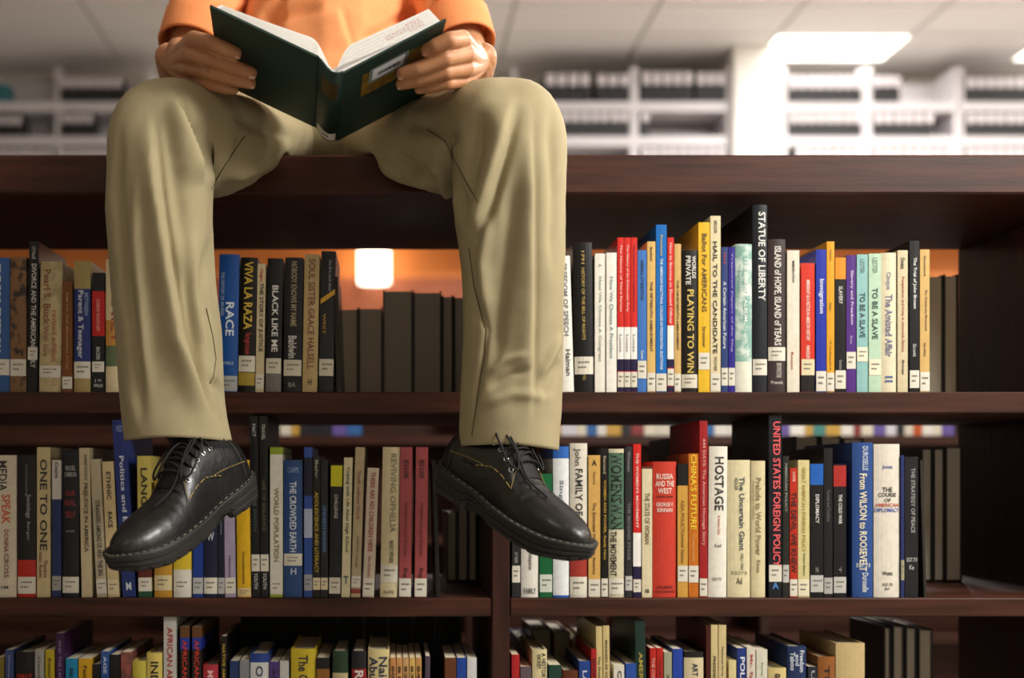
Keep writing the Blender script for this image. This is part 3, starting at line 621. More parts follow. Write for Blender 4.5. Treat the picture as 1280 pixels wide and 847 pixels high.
for a, w_ in ((225, 'beside the tall grey one'), (240, 'second of the pair')):
    B(a, a + 12, 783, '#1c1512', 'black book with red AFRICAN lettering, ' + w_, bands=[(797, 812, '#1f2f86'), (783, 797, '#5c3a1c')], t=[('AFRICAN A', '#b8301e', 800, 860, .5, 0)])
B(253.5, 272.5, 831, '#a8303a', 'crimson book with pale lettering', t=[('Mexican', '#e0b0b0', 838, 880, .4, 0)])
B(276, 283.5, 795, '#151310', 'thin black book with small yellow lettering', t=[('NATIVE AMERICANS', '#b0902c', 805, 880, .5, 0)])
B(287, 298.5, 826, '#22345e', 'dark blue book beside the thin black one')
B(299.5, 311.5, 825, '#7d8086', 'grey book beside the blue-topped white one')
B(312.5, 336, 817, '#d3d4d2', 'white book with a blue head and dark half-round emblem', bands=[(817, 828, '#26408a')], t=[('O', '#2c3c58', 832, 846, .4, 0, 'h')])
B(336.8, 349, 827, '#4e3878', 'purple book with dark lettering', t=[('ASIAN', '#221638', 836, 870, .4, 0)])
B(349.7, 361, 826, '#c6c6c2', 'thin white book beside the purple one')
B(363.5, 394.5, 811, '#d0ba2e', 'wide yellow book with navy italic title', t=[('The Chicanos', '#1c2238', 819, 890, .4, 0)])
B(395.5, 412, 822, '#1c1a1a', 'black book turning brown at its middle', bands=[(836, 900, '#8a5c26')])
B(415.5, 435, 814, '#243c26', 'dark green book with cream block', bands=[(841, 880, '#b8ad80')])
B(439.5, 458, 814, '#1c1c1f', 'black book with a red block reading RU', bands=[(836, 900, '#8c1f22')], t=[('RULES', '#d8d0c8', 838, 890, .6, 0)])
B(460, 487, 812, '#cdbd86', 'wide cream book with navy lettering', t=[('Naisbitt', '#1f2444', 821, 880, .4, .2), ('Aburdene', '#1f2444', 821, 890, .4, -.25)])
for k in range(5):
    B(487.6 + 8 * k, 495.1 + 8 * k, 822, ['#b9814c', '#c08c54', '#bf9662', '#c9a45c', '#b98a4e'][k], 'thin tan volume with dark ringed spine, %s of five alike' % ['first', 'second', 'third', 'fourth', 'fifth'][k], t=[('8%d' % k, '#4a3018', 832, 848, .5, 0)])
B(528, 534.5, 820, '#4a3f4e', 'very thin mauve book after the five tan volumes', lean=.02)
B(556, 570.5, 822, '#5c3418', 'brown book after the gap in the row')
B(571, 583, 822, '#1c3f8c', 'royal blue book after the gap in the row')
B(584, 596, 822, '#c9c9c9', 'white book at the end of the row before the divider')
# --- bottom shelf, bay beyond the divider
B(639.5, 649.5, 818, '#a51f22', 'red book beside the divider')
B(650.5, 664.5, 833, '#5c4c52', 'grey-mauve book second from the divider')
B(665.5, 684, 812, '#d0c294', 'cream book with black lettering near the divider', t=[('DICKEY', '#1e1c18', 818, 836, .25, -.05), ('A HISTORY OF LOVE', '#2a2720', 816, 880, .3, .28)])
B(686, 702, 831, '#1c3d30', 'dark green book beside the cream one')
B(703, 723, 838, '#5c2c18', 'low chestnut-brown book')
B(724, 738, 826, '#213f86', 'blue book beside the low chestnut one', t=[('LAW', '#c8ccd8', 838, 870, .4, 0)])
B(739, 746.5, 811, '#a51c1c', 'thin red book beside the twin cream ones', t=[('SECRET', '#4a0c0c', 822, 850, .5, 0)])
B(747, 755, 783, '#c9b47c', 'tall thin cream book, first of twins beside the red one', lean=-.01, t=[('The President', '#3a3020', 820, 860, .35, 0)])
B(755.7, 764, 782, '#c9b47c', 'tall thin cream book, second of twins beside the white one', lean=-.01, t=[('MANNERS OF CONGRESS', '#3a3020', 800, 870, .35, 0)])
B(767, 780.5, 831, '#d6d0c0', 'short white book with black lettering', t=[('Congress', '#22201c', 838, 890, .5, 0)])
B(782, 795.5, 829, '#2a4c9c', 'bright blue book before the dark green one')
B(798, 811, 776, '#18302a', 'tall dark green book with gold lettering', lean=-.02, t=[('AMERICAN', '#a8963c', 815, 880, .4, 0)])
B(812.5, 820.5, 810, '#b02218', 'thin red book, first of twins', t=[('THE CONST', '#d8a090', 822, 860, .5, 0)])
B(821, 829, 810, '#b02218', 'thin red book, second of twins', t=[('THE SENATE', '#6a120c', 822, 860, .4, 0)])
B(830, 840, 815, '#99997e', 'grey-green book beside the red twins', t=[('V', '#3a3a2c', 843, 849, .4, 0, 'h')])
B(841, 853.5, 811, '#1f3f9c', 'royal blue book beside the black-topped cream one')
B(855.5, 880, 815, '#cfc09a', 'wide cream book with a black head', bands=[(815, 822, '#1c1a18')], t=[('ART BUCH', '#1c2438', 829, 870, .3, .05)])
B(882.5, 888, 782, '#43150f', 'very thin maroon book beside tall cream twins')
B(888.7, 897.5, 781, '#c9b683', 'tall cream book, first of twins beside the maroon one', t=[('PRESIDENTS', '#3c3424', 820, 860, .4, 0)])
B(898.2, 908, 781, '#c9b683', 'tall cream book, second of twins beside a short pale one', t=[('National Party Conventions', '#4a4230', 808, 880, .3, 0)])
B(911, 920.5, 825, '#d0c28c', 'short pale-yellow book before POLITICS')
B(921.5, 932.5, 810, '#1f3478', 'blue POLITICS book with white lettering', t=[('POLITICS', '#dfe2ea', 821, 880, .55, .1)])
B(933.5, 944.5, 809, '#cfc6b8', 'white book with faint red lettering', t=[('Mr. Speaker', '#a8443c', 818, 880, .4, 0)])
B(945.5, 959.5, 812, '#d0ccba', 'plain white book with small green mark', t=[('Party', '#5c8a5c', 828, 845, .2, 0)])
B(961, 983.5, 835, '#cdb87c', 'short yellow-cream book beside the navy one', t=[('P', '#3a2c18', 842, 850, .3, 0, 'h')])
B(985, 1008.5, 808, '#1d2f56', 'navy book with three white lettered lines', t=[('Freedom', '#d0d6e0', 813, 840, .25, .25), ('and', '#d0d6e0', 818, 832, .2, 0), ('Taboo', '#d0d6e0', 815, 838, .25, -.25)])
B(1010, 1022, 833, '#26262c', 'black book beside the navy one', t=[('UNIT', '#aab', 838, 880, .4, 0)] if False else [('UNIT', '#a0a0b0', 838, 880, .4, 0)])
B(1023, 1044.5, 821, '#8a5426', 'brown book beside the thick plain tan one', t=[('THE', '#2a1a10', 832, 870, .3, 0)])
B(1045.5, 1082, 804, '#bfa978', 'thick plain tan hardback at the end of the row')
# --- books of the other side, turned away: page edges and cover edges show between the shelves
YRR = 1.955
M_PAGED = mat('shade_dark_pages', '#2a2823', .85, .1, 300)  # page colour darkened to stand for shade deep in the bay
def rear(x0, x1, yt, z, label, col='#35322c', g='books of the far side, turned away', pages=None, lean=0):
    b = book(x0, x1, yt, col, label, z, Y=YRR, group=g, d=.15, hb=True, pages=pages or M_PAGEG, lean=0)
    b.rotation_euler = (0, 0, math.pi)
    b.location.y = YRR + .15
    return b
U_ = 'dark reversed book on the upper shelf, '
for a, b_, yt, s in ((424, 447.8, 385, 'low one beside the charcoal book'), (448, 478.3, 384, 'low one, second from the charcoal book'), (478.5, 516, 362, 'wide one before the gap under the lamp'), (516.3, 552, 364, 'wide one between trouser and lamp'), (552.3, 566.5, 369, 'narrow one by the trouser'), (566.8, 590, 370, 'half behind the trouser'), (1160, 1179.5, 344, 'beside the last tan spine'), (1179.8, 1198, 343, 'last before the bookcase end')):
    rear(a, b_, yt, 0, U_ + s, col='#2f2d29')
M_ = 'dark reversed book on the middle shelf, '
for a, b_, yt, s in ((585.3, 596, 566, 'in the gap beneath the shoe heel'), (558, 571, 640, 'low one in the gap beneath the heel'), (572, 585, 620, 'second in the gap beneath the heel'), (1152, 1166, 560, 'beside the leaning pamphlet'), (1167, 1181, 560, 'second past the leaning pamphlet'), (1182, 1203, 558, 'last before the bookcase end'), (994, 1024, 545, 'top showing above the cream-yellow book'), (1026, 1052, 545, 'top showing above the blue-blocked black book'), (1054, 1080, 548, 'top showing above the blue hardback'), (835, 868, 548, 'top showing above the red hardback')):
    rear(a, b_, yt, 1, M_ + s, col='#282622')
B_ = ' reversed on the bottom shelf, '
for a, b_, yt, s, c in ((648, 662, 800, 'pale blue book edge%sby the divider', '#6a7494'), (664, 690, 786, 'dark brown book edge%sby the divider', '#3a241a'), (692, 713, 790, 'pinkish cream book edge%sabove the chestnut one', '#b8947a'), (715, 726, 800, 'yellow-cream book edge%sabove the blue one', '#c0b070'), (728, 744, 796, 'brown book edge%sabove the thin red one', '#5a3a30'), (768, 776, 800, 'violet book edge%sabove the white one', '#4a4a7c'), (778, 794, 778, 'reddish book edge%sbeside the tall green one', '#8a5a52'), (1105, 1114, 784, 'dark book edge%sfirst after the thick tan hardback', '#2c2a26'), (1116, 1130, 782, 'dark book edge%ssecond after the thick tan hardback', '#3a372f'), (1132, 1146, 784, 'dark book edge%sthird after the thick tan hardback', '#2c2a26'), (1148, 1166, 786, 'dark book edge%sfourth after the thick tan hardback', '#322f29')):
    rear(a, b_, yt, 2, s % B_, col=c)
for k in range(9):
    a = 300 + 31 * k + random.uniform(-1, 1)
    rear(a, a + 29.5, 766 + random.uniform(-2, 3), 2, ORD[k] + ' near-black reversed book darkened for shade, deep in the bottom shelf bay', col='#1b1a17', pages=M_PAGED, g='near-black edges deep in the dark bay')
# flat book lying across the tops of the bottom row
lb = empty('book', (WX(105, 1.82), 1.80, .50), 'closed brown book lying flat on the book tops of the bottom shelf', 'book')
lb.rotation_euler = (0, 0, math.pi)
Lh = .031
MB().box(-.12, .12, .003, .15, .003, Lh - .003).build('page_block', M_PAGE, lb)
MB().box(-.122, .122, 0, .153, 0, .003).box(-.122, .122, 0, .153, Lh - .003, Lh).box(-.122, .122, -.003, 0, 0, Lh).build('cover', bookmat('#4a2c1c'), lb)

# ------------------------------------------------------------------ a second bookcase in the next aisle, seen through the gaps
Y2 = 3.5
b2 = empty('bookcase', (0.2, Y2 + .21, 0), 'second brown bookcase in the next aisle, glimpsed through the open shelves', 'bookcase')
R2 = (0.2, Y2 + .21, 0)
MB().bbox(-2.6, 3.2, Y2, Y2 + .42, 1.29, 1.35, .003).build('top_board', M_WOODH, b2, root=R2)
for x in (-2.58, -1.65, -.7, .25, 1.2, 2.15, 3.18):
    MB().bbox(x - .014, x + .014, Y2 + .002, Y2 + .418, 0, 1.29, .002).build('divider', M_WOODV, b2, root=R2)
for i, (xa, xb) in enumerate(zip((-2.58, -1.65, -.7, .25, 1.2, 2.15), (-1.65, -.7, .25, 1.2, 2.15, 3.18))):
    for z in Z_S[:2] + [.342]:
        MB().bbox(xa + .0145, xb - .0145, Y2 + .003, Y2 + .417, z - .03, z, .002).build('shelf', M_WOODH, b2, root=R2)
    MB().box(xa + .0145, xb - .0145, Y2 + .2, Y2 + .21, .0, 1.29).build('back_panel', M_WOODH, b2, root=R2)
cols = ['#e8e4dc', '#d9d0c0', '#c9a04a', '#3a6aa8', '#e6e2da', '#8a3a3a', '#4a8a86', '#d8d4e0', '#e0d8c4', '#6a5aa0', '#c0582c', '#f0ece4', '#2a2a30']
NAMES_ = dict(zip(cols, 'white beige mustard blue ivory maroon teal lilac cream violet rust pale black'.split()))
ORD2 = ORD + 'fourteenth fifteenth sixteenth seventeenth eighteenth nineteenth twentieth twenty-first twenty-second twenty-third twenty-fourth twenty-fifth twenty-sixth twenty-seventh twenty-eighth twenty-ninth thirtieth'.split()
for xa, xb, where in ((-.36, -.08, 'behind the dark gap'), (.29, 1.17, 'just past the divider'), (1.23, 1.85, 'near the bookcase end')):
    x = xa; k = 0
    while x < xb - .06:
        w = random.uniform(.024, .05)
        c = random.choice(cols)
        bb = book((x) * F / Y2 + CX, (x + w) * F / Y2 + CX, 0, c, 'blurred ' + NAMES_[c] + ' book, ' + ORD2[k] + ' on the second bookcase shelf seen ' + where, 0, Y=Y2 + .01, group='blurred books on the second bookcase', H=random.uniform(.19, .25), d=.15, hb=False)
        x += w + .001; k += 1
make_lettering()

# ------------------------------------------------------------------ the reader
def catmull(pts, n):
    """Smooth resampling of control rows (any number of columns) by chord length."""
    pts = np.asarray(pts, float)
    d = np.r_[0, np.cumsum(np.linalg.norm(np.diff(pts[:, :3], axis=0), axis=1))]
    t = np.linspace(0, d[-1], n)
    m = np.gradient(pts, d, axis=0)
    out = []
    for q in t:
        i = min(np.searchsorted(d, q, 'right') - 1, len(d) - 2)
        h = d[i + 1] - d[i]; u = (q - d[i]) / h
        out.append((2 * u**3 - 3 * u**2 + 1) * pts[i] + (u**3 - 2 * u**2 + u) * h * m[i] + (-2 * u**3 + 3 * u**2) * pts[i + 1] + (u**3 - u**2) * h * m[i + 1])
    return np.array(out)
def nrm(v): v = np.asarray(v, float); return v / (np.linalg.norm(v) + 1e-12)
def smooth_step(x): x = np.clip(x, 0, 1); return x * x * (3 - 2 * x)
def seg_dist(p, poly):
    """Signed distance to a polyline and the position 0..1 along it; p: (N,2)."""
    poly = np.asarray(poly, float)
    best = np.full(len(p), 1e9); sg = np.zeros(len(p)); tt = np.zeros(len(p))
    L = np.r_[0, np.cumsum(np.linalg.norm(np.diff(poly, axis=0), axis=1))]
    for i in range(len(poly) - 1):
        a, b = poly[i], poly[i + 1]; ab = b - a
        u = ((p - a) @ ab) / (ab @ ab); uc = np.clip(u, 0, 1)
        d = np.linalg.norm(p - (a + uc[:, None] * ab), axis=1)
        s = np.sign(ab[0] * (p[:, 1] - a[1]) - ab[1] * (p[:, 0] - a[0]))
        k = d < best
        best[k] = d[k]; sg[k] = s[k]; tt[k] = ((L[i] + uc * (L[i + 1] - L[i])) / L[-1])[k]
    return best * np.where(sg == 0, 1, sg), tt
def to_px(V):
    return np.stack([CX + V[:, 0] * F / V[:, 1], CY - (V[:, 2] - CZ) * F / V[:, 1]], 1)
def mesh_normals(V, Fs):
    N = np.zeros_like(V)
    for f in Fs:
        a, b, c = V[f[0]], V[f[1]], V[f[2]]
        n = np.cross(b - a, c - a)
        for i in f: N[i] += n
    return N / (np.linalg.norm(N, axis=1)[:, None] + 1e-12)

M_SKIN = mat('skin', '#bb865c', 0.5, second='#ab7049', cut=(.3, .75), scale=40, bump=.25, bscale=260)
M_SKIN.node_tree.nodes['Principled BSDF'].inputs['Subsurface Weight'].default_value = .08
M_SKIN.node_tree.nodes['Principled BSDF'].inputs['Subsurface Radius'].default_value = (.01, .004, .002)
M_NAIL = mat('fingernail', '#dcae98', .3, .05)
M_KHAKI = mat('khaki_twill', '#9f9270', .85, .05, 25, bump=.35, bscale=900)
M_SEAM = mat('khaki_seam', '#5f5232', .9, .05)
M_POLO = mat('orange_knit', '#f8a268', .85, .05, 40, bump=.4, bscale=700)
M_POLOD = mat('orange_ribbing', '#f2955a', .85, .05, 40, bump=.5, bscale=400)
M_LEATH = mat('black_leather', '#121212', .40, .25, 60, bump=.3, bscale=140, coat=.12, spec=.5)
M_SOLE = mat('black_rubber_sole', '#1f1e1c', .55, .15, 80, bump=.2)
M_LACE = mat('black_lace', '#0e0e0e', .8, .1, bump=.4, bscale=900)
M_STITCH = mat('yellow_stitch', '#b59a52', .7, .1)
M_STITCHW = mat('pale_stitch', '#8f8873', .7, .1)
M_SEAMK = mat('dark_stitch', '#3c3a36', .7, .1)
M_EYE = mat('silver_eyelet', '#c9c9c6', .25, 0, metal=1)
M_HAIR = mat('dark_hair', '#2a1c12', .5, .3, 200, bump=.6, stretch=(4, 4, 1))
M_SOCK = mat('black_sock', '#121212', .9, .1)

ROOT = np.array([-.11, 1.93, 1.351])
person = empty('person', ROOT, 'person in orange polo shirt and khaki trousers sitting on bookcase, reading green book', 'person')
def ppart(mb, name, m, parent=None, smooth=True):
    return mb.build(name, m, parent or person, smooth, root=ROOT)

# --- trousers: each leg a lofted sleeve of cloth from hip over the knee to the hem
def leg(rows, n=210, nv=132):
    """rows: centre x, y, z, half width, half depth along the leg, hip first."""
    C = catmull(rows, n)
    rings = []
    for i in range(n):
        t = nrm(C[min(i + 1, n - 1), :3] - C[max(i - 1, 0), :3])
        a = nrm(np.array([1, 0, 0.]) - t[0] * t)
        b = np.cross(t, a)
        ang = np.linspace(0, 2 * math.pi, nv, endpoint=False)
        ca, sa = np.cos(ang), np.sin(ang)
        e = .9
        rings.append(C[i, :3] + np.outer(np.sign(ca) * np.abs(ca) ** e * C[i, 3], a) + np.outer(np.sign(sa) * np.abs(sa) ** e * C[i, 4], b))
    return np.array(rings)
def shank_rows(tab, Yk):
    """pixel rows (py, left, right, depth Y, depth radius) -> centre rows"""
    out = []
    for py, l, r, Y, rd in tab:
        c = P((l + r) / 2, py, Y)
        out.append((*c, (r - l) / 2 * Y / F, rd))
    return out
Lrows = [(-.205, 1.99, 1.44, .10, .085), (-.232, 1.86, 1.427, .10, .078), (-.250, 1.75, 1.40, .110, .064), (-.282, 1.645, 1.352, .092, .078)] + shank_rows([
    (176, 139, 268, 1.546, .076), (222, 137, 266, 1.535, .076), (270, 135, 264, 1.535, .076), (320, 138, 267, 1.537, .074), (370, 143, 270, 1.54, .072), (420, 147, 275, 1.543, .072),
    (470, 150, 277, 1.546, .073), (510, 153, 281, 1.548, .075), (545, 157, 290, 1.55, .078)], 1.53)
Rrows = [(-.02, 1.99, 1.44, .10, .085), (.015, 1.86, 1.427, .10, .078), (.050, 1.75, 1.40, .118, .064), (.112, 1.645, 1.352, .094, .078)] + shank_rows([
    (174, 562, 705, 1.546, .076), (222, 566, 706, 1.535, .077), (270, 569, 706, 1.535, .076), (320, 575, 706, 1.537, .074), (370, 579, 705, 1.54, .072), (420, 579, 703, 1.543, .072),
    (470, 577, 700, 1.546, .073), (510, 575, 698, 1.548, .075), (555, 573, 697, 1.55, .077)], 1.53)
# folds: polyline in the leg's front view, height (m), half width (px), kind: r ridge, v valley, s step (one side raised)
FOLDS_L = [
    ([(216, 120), (226, 150), (240, 190), (254, 232)], .012, 8, 's'), ([(244, 150), (254, 185), (262, 222)], -.006, 10, 'r'), ([(203, 118), (212, 170), (222, 250), (236, 330)], -.004, 13, 'r'),
    ([(186, 140), (195, 229), (211, 340), (225, 423), (253, 495), (286, 553)], .010, 7, 's'), ([(150, 160), (146, 235), (156, 320), (158, 400)], -.006, 8, 'r'), ([(170, 200), (170, 300), (178, 400), (186, 500)], .004, 10, 'r'),
    ([(160, 330), (168, 430), (178, 540)], -.004, 9, 'r'), ([(262, 290), (256, 360), (262, 430), (272, 470)], -.006, 8, 'r'), ([(238, 280), (244, 380), (262, 450)], .004, 9, 'r'),
    ([(262, 466), (276, 480), (286, 505)], -.005, 6, 'r'), ([(230, 330), (240, 420), (262, 500)], -.004, 9, 'r'),
    ([(168, 108), (200, 116), (238, 118)], -.002, 6, 'r'), ([(296, 165), (280, 205), (264, 240)], .004, 5, 's'), ([(290, 140), (330, 160), (375, 178)], -.006, 12, 'r'), ([(285, 225), (310, 215), (350, 198)], .006, 8, 'r'), ([(270, 235), (300, 232), (335, 215)], -.005, 6, 'r')]
FOLDS_R = [
    ([(640, 126), (627, 185), (610, 245), (590, 305)], .013, 9, 's'), ([(603, 140), (598, 200), (586, 275)], -.007, 13, 'r'), ([(548, 170), (567, 228), (590, 285)], -.008, 9, 'r'), ([(538, 195), (556, 230), (568, 265)], .007, 8, 'r'),
    ([(661, 130), (664, 240), (664, 400), (662, 530)], .005, 6, 's'), ([(688, 130), (695, 240), (692, 350)], -.005, 9, 'r'), ([(650, 200), (636, 300), (622, 400), (615, 480)], -.006, 13, 'r'), ([(612, 260), (604, 330), (610, 400)], .006, 9, 'r'),
    ([(606, 470), (630, 450), (662, 442)], .0035, 6, 'r'), ([(608, 486), (640, 466), (668, 462)], -.0035, 6, 'r'), ([(598, 508), (640, 492), (694, 496)], .003, 7, 'r'),
    ([(586, 309), (592, 356), (608, 412), (600, 473), (590, 540)], -.003, 4, 'r'), ([(672, 475), (690, 442), (702, 415)], .004, 6, 'r'), ([(676, 500), (690, 470), (700, 448)], -.003, 6, 'r'),
    ([(500, 150), (540, 160), (578, 178)], -.006, 12, 'r'), ([(460, 200), (505, 220), (556, 234)], .007, 8, 'r'), ([(490, 190), (525, 212), (556, 222)], -.005, 6, 'r'), ([(596, 116), (640, 118), (682, 128)], -.002, 7, 'r')]
def apply_folds(V, N, folds):
    px = to_px(V)
    toc = np.array([0, 0, CZ]) - V; toc /= np.linalg.norm(toc, axis=1)[:, None]
    f = smooth_step(((N * toc).sum(1) + .15) / .45)
    D = np.zeros(len(V))
    for poly, amp, w, kind in folds:
        d, t = seg_dist(px, poly); w = w * .8
        end = smooth_step(np.minimum(t, 1 - t) / .3 + .1)
        if kind == 'r': q = np.exp(-(d / w) ** 2)
        else: q = np.where(d > 0, np.exp(-(d / (w * 3.2)) ** 2), np.exp(-(d / (w * .55)) ** 2)) - .35 * np.exp(-((d + w * 1.1) / (w * .8)) ** 2)
        D += 1.7 * amp * end * q
    return V + N * (D * f)[:, None]
def soft_noise(V, amp, sc, seed):
    """Broad irregular undulation of the cloth."""
    r = np.random.default_rng(seed)
    D = np.zeros(len(V))
    for k in range(9):
        w = r.normal(size=3) * sc * (1 + .5 * k / 3); w[2] *= .45
        D += np.sin(V @ w + r.uniform(0, 6.28)) / (1 + k * .35)
    return D * amp / 3
trous = MB()
LEGV = []
def grid_faces(n, nv):
    return [(i * nv + j, i * nv + (j + 1) % nv, (i + 1) * nv + (j + 1) % nv, (i + 1) * nv + j) for i in range(n - 1) for j in range(nv)]
def clear_shelf(V):
    """Cloth rests on the bookcase top and stays in front of its edge."""
    on = smooth_step((V[:, 1] - 1.675) / .012)
    low = V[:, 2] < Z_TOP + .0035
    V[:, 2] = np.where(low & (on > 0), np.maximum(V[:, 2], (Z_TOP + .0035) * on + V[:, 2] * (1 - on)), V[:, 2])
    V[:, 1] = np.where(V[:, 2] < Z_TOP, np.minimum(V[:, 1], 1.684), V[:, 1])
    return V
for rows, folds, sd in ((Lrows, FOLDS_L, 3), (Rrows, FOLDS_R, 8)):
    Rg = leg(rows)
    n, nv = Rg.shape[:2]
    V = Rg.reshape(-1, 3); Fs = grid_faces(n, nv)
    N = mesh_normals(V, Fs)
    c = np.repeat(Rg.mean(1), nv, axis=0)
    if ((V - c) * N).sum() < 0: N = -N
    hemf = np.repeat(smooth_step((n - 1 - np.arange(n)) / 11.0), nv)
    V = V + N * ((soft_noise(V, .003, 28, sd) + soft_noise(V, .0009, 95, sd + 20)) * (.3 + .7 * hemf))[:, None]
    V = apply_folds(V, N, folds)
    # uneven hem: lower at the side seams
    last = np.repeat(smooth_step((np.arange(n) - (n - 31)) / 30.0), nv)
    rel = (V[:, 0] - c[:, 0]) / (np.abs(V - c).max() + 1e-9)
    V[:, 2] -= last * (.014 * rel ** 2 + (.020 * rel if rows is Lrows else .002 * rel))
    V = clear_shelf(V)
    LEGV.append((V, Fs))
    o = len(trous.v)
    trous.add(V, Fs)
    # inside of the cloth near the hem, and the turned edge
    k0 = n - 40
    Nn = mesh_normals(V, Fs)
    if ((V - c) * Nn).sum() < 0: Nn = -Nn
    inn = (V - Nn * .0022).reshape(n, nv, 3)[k0:]
    o2 = len(trous.v)
    trous.add(inn.reshape(-1, 3), grid_faces(n - k0, nv))
    for j in range(nv):
        k = (j + 1) % nv
        trous.f.append((o + (n - 1) * nv + j, o + (n - 1) * nv + k, o2 + (n - k0 - 1) * nv + k, o2 + (n - k0 - 1) * nv + j)); trous.m.append(0)
# seat of the trousers
def ellipsoid(c, r, nu=32, nw=18, p=1.0):
    rings = []
    for w in np.linspace(-math.pi / 2 + .02, math.pi / 2 - .02, nw):
        rings.append([(c[0] + r[0] * math.cos(w) * math.cos(u), c[1] + r[1] * math.cos(w) * math.sin(u), c[2] + r[2] * math.sin(w)) for u in np.linspace(0, 2 * math.pi, nu, endpoint=False)])
    return rings
seat = np.array(ellipsoid((-.112, 1.985, 1.465), (.185, .15, .118)))
shp = seat.shape
sv = clear_shelf(seat.reshape(-1, 3)).reshape(shp)
trous.loft([list(map(tuple, r)) for r in sv])
ppart(trous, 'trousers', M_KHAKI)
# seams that show: snapped to the cloth along pixel lines
from mathutils.bvhtree import BVHTree
def on_cloth(poly, V, Fs, lift=.0008, step=4.0):
    tree = BVHTree.FromPolygons([tuple(v) for v in V], Fs)
    poly = np.asarray(poly, float); out = []
    for a, b in zip(poly[:-1], poly[1:]):
        m = max(2, int(np.linalg.norm(b - a) / step))
        for q in range(m):
            p = a + (b - a) * q / m
            dv = Vector(((p[0] - CX) / F, 1, (CY - p[1]) / F)).normalized()
            h = tree.ray_cast(Vector((0, 0, CZ)), dv)
            if h[0] is not None: out.append(np.array(h[0] - dv * lift))
    return out
for poly, k in (([(586, 309), (592, 356), (602, 395), (608, 412), (606, 440), (600, 473), (594, 515), (589, 549)], 1), ([(534, 162), (556, 176), (570, 203), (586, 234), (600, 256)], 1),
                ([(258, 385), (266, 420), (270, 448), (267, 470), (260, 484)], 0), ([(306, 170), (292, 190), (278, 212), (262, 240)], 0)):
    pts = on_cloth(poly, *LEGV[k])
    if len(pts) > 3:
        sm = MB(); sm.tube(pts, .0008, 6); ppart(sm, 'trouser_seam', M_SEAM)

# --- the open book
bl_u = nrm((.09, -.99, .10)); bk_L = .218
TLo, TLi = np.array([-.239, 1.425, 1.465]), np.array([-.0974, 1.425, 1.398])      # head corners of the two covers (outer, inner)
TRi, TRo = np.array([-.0629, 1.425, 1.377]), np.array([.0712, 1.425, 1.447])
BKROOT = (TLi + TRi) / 2 - bl_u * bk_L
obook = empty('open_book', BKROOT, 'open dark green hardback held in both hands above the lap', 'book')
M_GREEN = mat('green_book_cloth', '#15332a', .5, .12, 60, bump=.3, bscale=800)
M_PAPER = mat('white_pages', '#f5f2ec', .8, .04, 200)
M_GOLD = mat('gold_cover_panel', '#8a6a1e', .5, second='#6a5218', cut=(.4, .6), scale=60)
def obuild(mb, name, m, parent=None, smooth=False): return mb.build(name, m, parent or obook, smooth, root=BKROOT)
def slab(mb, a, b, u, L, nrm_v, th):
    """Board with head edge a-b, extended by -u*L, thickness th along nrm_v."""
    V = [a, b, b - u * L, a - u * L]
    V = V + [v + nrm_v * th for v in V]
    mb.add(V, [(0, 1, 2, 3), (7, 6, 5, 4), (0, 4, 5, 1), (1, 5, 6, 2), (2, 6, 7, 3), (3, 7, 4, 0)])
nL = nrm(np.cross(TLi - TLo, bl_u));  nL = nL if nL[2] < 0 else -nL          # outward (down, to the viewer)
nR = nrm(np.cross(TRo - TRi, bl_u)); nR = nR if nR[2] < 0 else -nR
mb = MB(); slab(mb, TLo, TLi, bl_u, bk_L, -nL, .003); obuild(mb, 'front_cover', M_GREEN)
mb = MB(); slab(mb, TRi, TRo, bl_u, bk_L, -nR, .003); obuild(mb, 'back_cover', M_GREEN)
# rounded spine between the boards, with joints
down = nrm(nL + nR)
def arc_pts(A, B, bulge, n=12, off=0.0):
    out = []
    for q in np.linspace(0, 1, n + 1):
        out.append(A + (B - A) * q + down * (bulge * 4 * q * (1 - q) - off))
    return out
sa_ = [TLi - nL * .001, *arc_pts(TLi + nrm(TRi - TLi) * .003, TRi - nrm(TRi - TLi) * .003, .009), TRi - nR * .001]
si_ = [p - down * .0025 for p in sa_]
hd = bl_u * 0.0
mb = MB()
ringA = [p + hd for p in sa_] + [p + hd for p in si_[::-1]]
ringB = [p - bl_u * bk_L for p in sa_] + [p - bl_u * bk_L for p in si_[::-1]]
mb.loft([ringA, ringB]); obuild(mb, 'spine', M_GREEN, None, True)
def spine_patch(name, b0, b1, q0, q1, m):
    pts = [TLi + nrm(TRi - TLi) * .003 + (TRi - TLi - nrm(TRi - TLi) * .006) * q + down * (.009 * 4 * q * (1 - q) + .0006) for q in np.linspace(q0, q1, 8)]
    mb = MB(); mb.add([p - bl_u * b0 for p in pts] + [p - bl_u * b1 for p in pts], [(i, i + 1, 9 + i, 8 + i) for i in range(7)])
    return obuild(mb, name, m)
spine_patch('spine_panel', .03, .075, .12, .88, mat('spine_gold_panel', '#4a3a12', .5, .2, 60))
spine_patch('spine_label', bk_L - .028, bk_L - .004, .04, .96, mat('sticker_white', '#d9d5c8', .6, .04))
spine_patch('spine_type', bk_L - .019, bk_L - .014, .3, .6, M_LABT)
